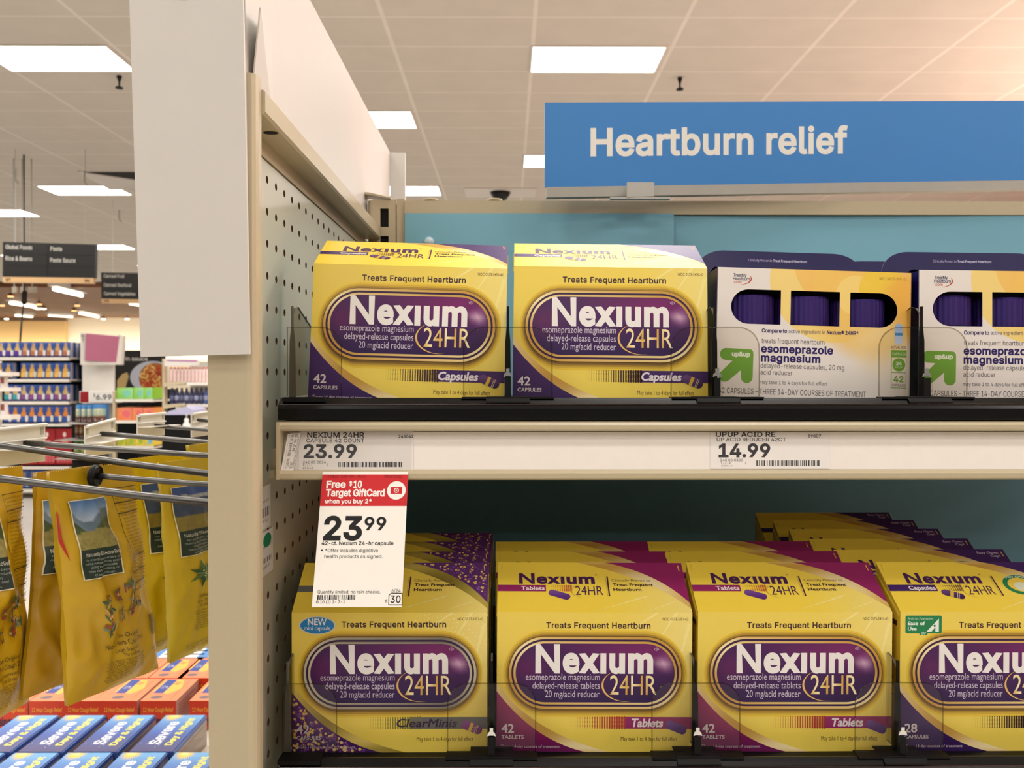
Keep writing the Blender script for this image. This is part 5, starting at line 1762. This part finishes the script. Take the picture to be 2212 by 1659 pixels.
BL_, TAN = (44, 76, 146), (196, 166, 110)
ORD = ['first', 'second', 'third', 'fourth', 'fifth', 'sixth', 'seventh', 'eighth', 'ninth', 'tenth']
def row(px_right, pitch, n, y0, y1, colfn, shelfname, depthn=2, w_=.94):
    for i in range(n):
        px = px_right - pitch * (i + 1)
        for d in range(depthn if i == 0 else 1):
            pt = Vector((gx(px), YG + .01 + d * .13, gz(y1)))
            extra = '' if d == 0 else ' placed behind it'
            noodle_box('noodle_box', pt, gx(px + pitch * w_) - gx(px), gz(y0) - gz(y1), .12, colfn(i), 'blue noodle box, %s from the pink-sign end of the %s shelf%s' % (ORD[i], shelfname, extra), 'noodle boxes on the %s shelf' % shelfname)
W_ = (206, 206, 210)
row(154.5, 17.3, 9, 739, 772, lambda i: (BL_, (190, 150, 96) if i < 6 else TAN, (170, 104, 72) if i < 6 else (92, 48, 140), W_), 'top', 4)
row(154.4, 17.9, 6, 784, 819, lambda i: (BL_, (204, 158, 70), (222, 172, 74), (186, 190, 192)), 'second', 4)
for i, px in enumerate((31.5, 13.5)):
    noodle_box('noodle_box', Vector((gx(px - 18), YG + .01, gz(819))), gx(17) - gx(0), gz(784) - gz(819), .12, (BL_, (204, 158, 70), (222, 172, 74), (186, 190, 192)),
               ('blue noodle box right of the white rack, beyond the dark gap', 'blue noodle box partly behind the white rack, beyond the dark gap')[i], 'noodle boxes beyond the gap')
row(154.4, 17.9, 8, 831, 867, lambda i: (BL_, TAN, (134, 70, 128) if i < 6 else (64, 150, 156), W_), 'third', 4)
row(154.5, 18.0, 8, 877, 915, lambda i: ((178, 112, 46) if False else (52, 80, 150), (214, 132, 50), (50, 86, 160), (214, 208, 200)), 'fourth', 3)
for i, (a, b) in enumerate(((122, 158), (84, 120), (46, 82))):
    mb = MB().box((gx(a), YG + .01, gz(1003)), (gx(b), YG + .35, gz(926)), (150, 34, 38))
    f = frame((gx(a), YG + .01, gz(1003)), (gx(b) - gx(a), 0, 0), (0, 0, gz(926) - gz(1003)), (0, -1, 0), .001)
    rect(mb, f, .34, .52, .72, .68, (196, 120, 116), 2)
    poly(mb, f, ell(.52, .84, .10, .07, 10), (226, 200, 196), 2)
    for k in range(5):
        rect(mb, f, .05 + k * .19, .06, .2 + k * .19, .3, (196, 92, 96), 2)
    tag(mb.build('red_multipack', M_GOODS), 'red multipack carton, %s from the shelf end on the fifth shelf' % ORD[i], 'carton', 'red multipacks')
row(154.4, 17.9, 6, 1016, 1056, lambda i: ((40, 60, 120), (120, 110, 110), (60, 90, 160), (150, 160, 190)), 'lowest visible', 1)

# white round rack at the frame edge
t = thing('white_display_rack', 'white plastic display rack at the frame edge, before the noodle shelves', 'display rack', (gx(8, 6.5), 6.5, 0))
MB().box((gx(-20, 6.5), 6.5, 0), (gx(-2, 6.5), 6.55, gz(800, 6.5))).build('column', M_SHELFWHITE, t)
for a, b, r in ((804, 812, 24), (837, 845, 27), (896, 905, 26)):
    MB().box((gx(-20, 6.5), 6.42, gz(b, 6.5)), (gx(r, 6.42), 6.55, gz(a, 6.5))).build('tray', M_SHELFWHITE, t)
for i, (px, y0, y1) in enumerate(((0, 812, 837), (12, 812, 837), (0, 866, 896), (12, 868, 896))):
    mb = MB().box((gx(px, 6.5), 6.45, gz(y1, 6.5)), (gx(px + 10, 6.5), 6.49, gz(y0, 6.5)), (214, 206, 202))
    f = frame((gx(px, 6.5), 6.45, gz(y1, 6.5)), (gx(px + 10, 6.5) - gx(px, 6.5), 0, 0), (0, 0, gz(y0, 6.5) - gz(y1, 6.5)), (0, -1, 0), .001)
    rect(mb, f, .1, .35, .9, .85, (132, 70, 62), 1)
    tag(mb.build('sweets_pack', M_GOODS), ('pack on the upper tray of the white rack, outer one', 'pack on the upper tray of the white rack, next to the noodle boxes', 'pack on the lower tray of the white rack, outer one', 'pack on the lower tray of the white rack, next to the noodle boxes')[i], 'pack', 'packs on the white rack')

# white promotion column with pink sign and price
YS = 9.0
S_ = lambda px, py, y=YS: P(px, py, y)
t = thing('promotion_column', 'white end column with pink sign panel and a 6.99 price board', 'promotion stand', (gx(214, YS), YS, 0))
MB().box((gx(180, YS + .22), YS + .22, 0), (gx(248, YS + .22), YS + .25, gz(724, YS + .22))).build('column', M_WHITE, t)
fr_ = MB().hexa([S_(176, 788), S_(263, 788, 9.15), S_(268, 726, 9.15), S_(176, 719)], (0, .07, 0))
fr_.build('sign_frame', M_WHITE, t)
q = [S_(187, 779), S_(257, 783, 9.15), S_(262, 727.5, 9.15), S_(189, 720.5)]
mb = MB().hexa([p + Vector((0, -.012, 0)) for p in q], (0, .008, 0), (168, 98, 124))
o_ = mb.build('pink_panel', M_SIGN, t)
mb = MB()
f = frame(S_(177, 745) + Vector((0, -.004, 0)), ((gx(188, YS) - gx(177, YS)), 0, 0), (0, 0, gz(719, YS) - gz(745, YS)), (0, -1, 0), .001)
T(mb, f, 'W', .1, .62, .26, (104, 100, 104), 1, .8, font='I', bold=.03)
T(mb, f, '7', .3, .24, .26, (104, 100, 104), 1, .66, font='I', bold=.03)
mb.build('aisle_number', M_PAPER, t)
mb = MB().box((gx(176, YS), YS - .02, gz(870, YS)), (gx(247, YS), YS + .22, gz(845, YS)), (224, 220, 214))
f = frame(S_(176, 870) + Vector((0, -.02, 0)), (gx(247, YS) - gx(176, YS), 0, 0), (0, 0, gz(845, YS) - gz(870, YS)), (0, -1, 0), .001)
rect(mb, f, .02, .04, .27, .96, (140, 28, 34), 1)
T(mb, f, '6.99', .50, .28, .42, (52, 52, 54), 1, .97, font='I', bold=.04)
T(mb, f, '$', .42, .52, .26, (52, 52, 54), 1, .48, font='I', bold=.02)
mb.build('price_board', M_PAPER, t)
p = P(272, 745, 13.5)
t = thing('round_blue_sign', 'round blue sign half hidden behind the pink sign panel', 'sign', (p.x, 13.5, gz(765, 13.5)))
MB().prism([(p.x + .10 * a, gz(746, 13.5) + .165 * b) for a, b in ell(-1.0, 0, 1, 1, 24)], 'y', 13.5, 13.53).build('disc', mat('sign_blue', (58, 104, 168), .5), t)
MB().tube([(p.x - .1, 13.52, 0), (p.x - .1, 13.52, gz(760, 13.5))], .015, n=8).build('post', M_GREYP, t)
def snack(px0, px1, y0, y1, Y, ct, cm, cb, label, grp):
    mb = MB()
    w, h = gx(px1, Y) - gx(px0, Y), gz(y0, Y) - gz(y1, Y)
    n = 8
    fz = lambda s, tt: Vector((gx(px0, Y) + w * s, Y - .03 * math.sin(math.pi * s) ** .6 * math.sin(math.pi * tt) ** .5, gz(y1, Y) + h * tt))
    grid(mb, lambda a, b, l=0: fz(a, b), 0, 0, 1, 1, 6, 10, lambda a, b: ct if b > .78 else mixc(cm, ct, abs(a - .5)) if b > .36 else cb, 0, smooth=True)
    grid(mb, lambda a, b, l=0: Vector((fz(a, b).x, 2 * Y + .06 - fz(a, b).y, fz(a, b).z)), 0, 0, 1, 1, 6, 10, ct, 0, smooth=True)
    for s in (0, 1):
        mb.add([fz(s, i / 8) for i in range(9)] + [Vector((fz(s, i / 8).x, 2 * Y + .06 - fz(s, i / 8).y, fz(s, i / 8).z)) for i in range(9)], [(i, i + 1, 10 + i, 9 + i) for i in range(8)], ct)
    f = lambda u, v, l=0: fz(u, v) + Vector((0, -.002 * l, 0))
    rect(mb, f, .2, .06, .8, .2, (214, 206, 200), 1)
    poly(mb, f, ell(.5, .52, .2, .14, 10), mixc(cm, (120, 150, 190), .6), 1)
    return tag(mb.build('snack_bag', M_GOODS), label, 'snack bag', grp)
for i, (a, b) in enumerate(((166, 178), (178, 190), (190, 202))):
    snack(a, b, 874, 912, 8.80 - i * .03, (46, 112, 170), (222, 214, 160), (96, 62, 58), 'narrow blue snack bag under the price board, %s from the noodle shelves' % ORD[i], 'blue snack bags')
snack(202, 231, 873, 911, 8.72, (46, 112, 170), (222, 214, 160), (112, 70, 58), 'broad blue snack bag under the price board, next to the orange boxes', 'blue snack bags')
for i, (a, b) in enumerate(((165, 174), (174, 184), (184, 194))):
    snack(a, b, 913, 946, 8.80 - i * .03, (126, 34, 36), (206, 176, 110), (90, 50, 40), 'red snack bag below the blue ones, %s from the noodle shelves' % ORD[i], 'red snack bags')
for i, (a, b) in enumerate(((162, 176), (176, 190), (190, 205))):
    snack(a, b, 948, 985, 8.80 - i * .03, (70, 130, 60), (210, 206, 150), (150, 160, 90), 'green snack bag below the red ones, %s from the noodle shelves' % ORD[i], 'green snack bags')
t = thing('snack_rack', 'low white rack holding the snack bags under the price board', 'rack', (gx(200, 8.97), 8.97, 0))
MB().box((gx(160, 8.97), 8.94, 0), (gx(236, 8.97), 8.97, gz(872, 8.97))).build('back_board', M_DARK, t)
for a in (912.5, 947, 986):
    MB().box((gx(160, 8.97), 8.60, gz(a + 1.5, 8.84)), (gx(236, 8.97), 8.94, gz(a, 8.84))).build('shelf_board', M_GREYP, t)

# side shelves with green, orange and yellow boxes
YB = 8.2
t = thing('tissue_shelving', 'beige shelf unit with green and orange boxes behind the tag plates', 'shelving', (gx(292, YB), YB + .3, 0))
MB().box((gx(247, YB), YB - .02, 0), (gx(252, YB), YB + .02, gz(845, YB))).build('front_post', M_BEIGE, t)
MB().box((gx(250, YB), YB + .52, 0), (gx(332, YB), YB + .56, gz(842, YB))).build('back_panel', M_DARK, t)
for a, b in ((862, 868), (908, 914), (963, 969)):
    MB().box((gx(250, YB), YB - .02, gz(b, YB)), (gx(334, YB), YB, gz(a, YB))).build('shelf_edge', M_SHELFWHITE, t)
    MB().box((gx(250, YB), YB, gz(b, YB)), (gx(334, YB), YB + .5, gz(b, YB) + .015)).build('shelf_board', M_SHELFWHITE, t)
def art_box(a, b, y0, y1, c1, c2, c3, name, label, grp, Y=YB):
    mb = MB().box((gx(a, Y), Y + .01, gz(y1, Y)), (gx(b, Y), Y + .3, gz(y0, Y)), c1)
    f = frame((gx(a, Y), Y + .01, gz(y1, Y)), (gx(b, Y) - gx(a, Y), 0, 0), (0, 0, gz(y0, Y) - gz(y1, Y)), (0, -1, 0), .001)
    grid(mb, f, 0, 0, 1, 1, 4, 4, lambda u, v: mixc(c1, c2, u * .6 + v * .4), 1)
    poly(mb, f, ell(.6, .5, .26, .32, 12), c3, 2)
    poly(mb, f, ell(.35, .25, .2, .18, 10), mixc(c1, c3, .5), 2.5)
    return tag(mb.build(name, M_GOODS), label, 'box', grp)
for i, (a, b) in enumerate(((253, 288), (289, 311), (311.5, 329))):
    art_box(a, b, 838, 862, (132, 190, 44), (150, 210, 160), (120, 190, 170), 'tissue_box', 'bright green box on the shelf behind the tag plates, %s from the price board' % ORD[i], 'green boxes')
for i, (a, b) in enumerate(((253, 286), (287, 309), (310, 330))):
    art_box(a, b, 881, 908, (230, 146, 70), (226, 120, 116), (220, 104, 110), 'tissue_box', 'orange pink box below the green ones, %s from the price board' % ORD[i], 'orange boxes')
for i, (a, b) in enumerate(((253, 272), (273, 292), (293, 312), (313, 332))):
    art_box(a, b, 942, 963, (172, 170, 50) if i < 2 else (226, 200, 70), (206, 196, 60), (150, 170, 60) if i < 3 else (110, 170, 210), 'tissue_box', 'yellow box low behind the hooks, %s from the tag plate' % ORD[i], 'yellow boxes')

# food poster
YP = 13.0
t = thing('food_poster', 'large black food poster with a pasta plate, lettered in white', 'poster', (gx(304, YP), YP, 0))
mb = MB().box((gx(240, YP), YP, gz(842, YP)), (gx(353, YP), YP + .05, gz(757, YP)), (32, 28, 26))
f = frame((gx(240, YP), YP, gz(842, YP)), ((gx(353, YP) - gx(240, YP)) / 113, 0, 0), (0, 0, (gz(757, YP) - gz(842, YP)) / 85), (0, -1, 0), .001)
T(mb, f, 't in sauce', 25, 63, 8.2, (196, 192, 184), 2, 81, font='I', bold=.03)
pl = [(x, y) for x, y in ell(92, 27, 49, 35, 44)]
poly(mb, f, [(min(112, x), max(.5, y)) for x, y in pl], (168, 172, 182), 2)
poly(mb, f, [(min(112, x), max(.5, y)) for x, y in ell(97, 25, 35, 33, 36)], (150, 92, 46), 3)
r = random.Random(2)
for i in range(46):
    u, v = r.uniform(64, 106), r.uniform(7, 54)
    if math.hypot((u - 97) / 30, (v - 25) / 27) < 1:
        c = r.choice([(196, 150, 70), (170, 70, 36), (206, 170, 92), (150, 52, 30), (214, 186, 110)])
        poly(mb, f, [(min(112, x), y) for x, y in ell(u, v, 6.6, 6.0, 14)], c, 4 + i * .02)
        poly(mb, f, [(min(112, x), y) for x, y in ell(u, v, 3.6, 3.2, 10)], mixc(c, (140, 50, 24), .6), 5.2 + i * .02)
poly(mb, f, [(15, 20), (26, 34), (37, 38), (40, 28), (33, 4), (15, 3)], (172, 146, 96), 2)
mb.build('printed_board', M_SIGN, t)
MB().box((gx(240, YP), YP + .05, 0), (gx(353, YP), YP + .12, gz(757, YP))).build('backing_wall', M_MATBLACK, t)
for i, py in enumerate((850, 868, 884)):
    mb = MB().box((gx(330, 11), 11, gz(py + 9, 11)), (gx(352, 11), 11.3, gz(py, 11)), ((186, 170, 160), (120, 60, 44), (176, 140, 80))[i])
    tag(mb.build('food_carton', M_GOODS), ('pale', 'dark red', 'tan')[i] + ' food carton on the low shelf under the pasta poster', 'carton', 'food cartons under the poster')
t = thing('food_shelf', 'white low shelf stack under the pasta poster', 'shelving', (gx(341, 11), 11.2, 0))
MB().box((gx(328, 11), 11.32, 0), (gx(354, 11), 11.36, gz(846, 11))).build('back_panel', M_DARK, t)
for py in (859.5, 877.5, 893.5):
    MB().box((gx(328, 11), 10.98, gz(py + 3, 11)), (gx(354, 11), 11.32, gz(py, 11))).build('shelf_board', M_SHELFWHITE, t)

# drinks shelving right beside the end panel
YD = 7.0
t = thing('drinks_shelving', 'beige shelving with pink and navy bottles beside the white end panel', 'shelving', (gx(405, YD), YD + .4, 0))
MB().box((gx(352, YD), YD, 0), (gx(357, YD), YD + .06, gz(775, YD))).build('front_post', M_BEIGE, t)
MB().box((gx(355, YD), YD + .58, 0), (gx(470, YD), YD + .62, gz(779, YD))).build('back_panel', M_GREYP, t)
mb = MB().hexa([P(357, 791, YD - .06), P(428, 789, YD - .06), P(428, 778, YD - .06), P(357, 776, YD - .06)], (0, .05, 0))
mb.build('canopy', M_WHITE, t)
MB().hexa([P(362, 779, YD - .065), P(426, 781, YD - .065), P(426, 777.5, YD - .065), P(362, 776.5, YD - .065)], (0, .004, 0), (176, 110, 170)).build('purple_strip', M_SIGN, t)
for a, b in ((826, 832), (873, 879)):
    MB().box((gx(405, YD), YD - .03, gz(b, YD)), (gx(470, YD), YD, gz(a, YD))).build('shelf_edge', M_SHELFWHITE, t)
    MB().box((gx(357, YD), YD, gz(b, YD)), (gx(470, YD), YD + .56, gz(b, YD) + .02)).build('shelf_board', M_SHELFWHITE, t)
    MB().prism([(gx(357, YD), gz(b + 4, YD)), (gx(357, YD), gz(a + 1, YD)), (gx(398, YD), gz(a - 2, YD)), (gx(407, YD), gz(a, YD)), (gx(407, YD), gz(b, YD)), (gx(398, YD), gz(a + 3, YD))], 'y', YD - .03, YD).build('gusset', M_BEIGE, t)
MB().box((gx(357, YD), YD + .1, 0), (gx(420, YD), YD + .5, gz(894, YD))).build('dark_bay', M_DARK, t)
for i in range(11):
    px = 360 + i * 7.9
    pt = Vector((gx(px + 4, YD), YD + .07, gz(826, YD)))
    t2 = thing('pink_bottle', 'pale pink bottle with red cap, %s from the beige post on the top drinks shelf' % (ORD + ['eleventh'])[i], 'bottle', pt, 'pink bottles on the drinks shelf')
    MB().lathe([(.0145, 0), (.0152, .01), (.0152, .095), (.010, .112), (.009, .114)], pt, (226, 200, 196), n=12).build('bottle', M_GOODS, t2)
    MB().lathe([(.0105, .114), (.0105, .128)], pt, (196, 92, 72), n=10).build('cap', M_GOODS, t2)
for i in range(9):
    px = 362 + i * 10.6
    pt = Vector((gx(px + 4, YD), YD + .07, gz(873, YD)))
    t2 = thing('navy_bottle', 'dark navy bottle, %s from the beige post on the second drinks shelf' % ORD[i], 'bottle', pt, 'navy bottles on the drinks shelf')
    MB().lathe([(.017, 0), (.019, .01), (.019, .09), (.009, .118), (.0085, .124)], pt, (50, 54, 92) if i < 7 else (70, 90, 150), n=12).build('bottle', M_GOODS, t2)
    MB().lathe([(.0192, .03), (.0192, .07)], pt, (150, 156, 186) if i % 2 else (96, 104, 140), n=12).build('paper_band', M_GOODS, t2)
    MB().lathe([(.0095, .124), (.0095, .136)], pt, (40, 40, 60), n=10).build('cap', M_GOODS, t2)
for i in range(4):
    mb = MB().box((gx(412 + i * 11, YD), YD + .02, gz(892, YD)), (gx(421 + i * 11, YD), YD + .2, gz(881, YD)), (196, 170, 60))
    tag(mb.build('yellow_tub', M_GOODS), 'small yellow pack under the navy bottles, %s from the dark bay' % ORD[i], 'pack', 'yellow packs under the navy bottles')
MB_c = MB().prism([(gx(357, 6.6), gz(896, 6.6)), (gx(366, 6.6), gz(888, 6.6)), (gx(404, 6.6), gz(878, 6.6)), (gx(418, 6.6), gz(886, 6.6)), (gx(418, 6.6), gz(896, 6.6))], 'y', 6.6, 6.9)
t = thing('counter_hood', 'pale peaked hood over the dark bay left of the post', 'hood', (gx(390, 6.6), 6.75, 0))
MB_c.build('hood', mat('pale_lilac_plastic', (176, 176, 206), .4), t)
MB().box((gx(360, 6.7), 6.62, 0), (gx(416, 6.7), 6.88, gz(896, 6.6))).build('cabinet', M_MATBLACK, t)
t = thing('white_dispenser', 'small bright white pump dispenser standing by the dark cabinet', 'dispenser', P(404, 925, 6.3))
q = P(404, 925, 6.3)
MB().lathe([(.03, 0), (.032, .01), (.024, .035), (.014, .045), (.018, .06), (.012, .075)], q, n=14).build('body', M_SHELFWHITE, t)
MB().lathe([(.006, .075), (.006, .11)], q, n=8).build('nozzle', M_GREYP, t)
MB().box((q.x - .07, q.y - .05, 0), (q.x + .07, q.y + .1, q.z)).build('stand', M_MATBLACK, t)

# hanging aisle signs
def aisle_sign(Y, c, rows, label, tagl, split):
    """c: photo corners tl, tr, br, bl of the black face; rows: lettering"""
    tl, tr, br, bl = [P(*q, Y) for q in c]
    U, V = tr - tl, bl - tl
    f = lambda u, v, l=0: tl + U * u + V * v + (br - tl - U - V) * u * v + Vector((0, -.004 * l, 0))
    t = thing('aisle_sign', label, 'aisle sign', (bl + br) / 2)
    mb = MB()
    mb.hexa([f(0, .86), f(1, .86), f(1, 0), f(0, 0)], (0, .06, 0), (30, 29, 28))
    for k in (.287, .573):
        rect(mb, f, .01, k - .005, .99, k + .005, (28, 28, 28), 1)
    if split:
        rect(mb, f, split - .004, 0.01, split + .004, .85, (18, 18, 18), 1)
    for s, u0, v, cap, u1 in rows:
        T(mb, f, s, u0, v, cap, (196, 192, 184), 1.5, u1, font='I', bold=.03, up=-1)
    mb.build('black_face', M_SIGN, t)
    mb = MB()
    mb.hexa([f(0, 1), f(.985, 1), f(.985, .86), f(0, .86)], (0, .06, 0), (196, 160, 116))
    for s, u0, u1 in tagl:
        T(mb, f, s, u0, .965, .07, (84, 66, 46), 1.5, u1, font='I', bold=.04, up=-1)
    mb.build('wood_strip', M_SIGN, t)
    for u in (.12, .88):
        p = f(u, 0) + Vector((0, .03, 0))
        MB().tube([p, (p.x, p.y, ZT)], .003, n=5).build('cable', M_GREYP, t)
    return t
aisle_sign(10.5, ((11, 523.5), (210, 529), (207, 613), (10, 611)),
           [('Global Foods', .03, .175, .10, .32), ('Pasta', .515, .19, .10, .64), ('Rice & Beans', .03, .455, .10, .32), ('Pasta Sauce', .515, .475, .10, .79)],
           'larger black aisle sign reading Global Foods and Pasta, under the ceiling', [('W7', .03, .09), ('W6', .89, .95)], .485)
aisle_sign(13.5, ((221, 589), (420, 592), (420, 658), (222, 655)),
           [('Canned Fruit', .03, .17, .105, .255), ('Canned Seafood', .03, .46, .105, .325), ('Canned Vegetables', .03, .74, .105, .37)],
           'smaller black aisle sign listing canned foods, half behind the white end panel', [('W5', .03, .085)], None)
p, q = P(57, 614, 10.8), P(47, 738, 10.1)
t = thing('ceiling_cable', 'black power cord hanging from the ceiling to the noodle shelves', 'cord', (q.x, q.y, q.z))
MB().tube([(p.x, p.y, ZT), p, P(56, 640, 10.75), P(54, 662, 10.6), P(50, 700, 10.3), q], .011, n=7).build('black_flex', M_MATBLACK, t)
MB().tube([P(57, 632, 10.76), P(56, 655, 10.62)], .03, n=8).build('cord_connector', M_MATBLACK, t)
mb = MB()
for i, (a, b) in enumerate(((30, 40), (48, 58), (64, 82))):
    mb.hexa([P(a, 633, 11), P(b, 632, 11), P(b, 620, 11), P(a, 620, 11)], (0, .02, 0), (172, 160, 140))
    c_ = P((a + b) / 2, 620, 11.01)
    mb.tube([c_, (c_.x, c_.y, ZT)], .006, n=5)
    tag(mb.build('hanging_bracket', M_GOODS), ('pale ceiling bracket below the larger aisle sign, left of the cord', 'pale ceiling bracket below the larger aisle sign, at the cord', 'pale ceiling bracket below the larger aisle sign, right of the cord')[i], 'bracket', 'pale brackets')
    mb = MB()
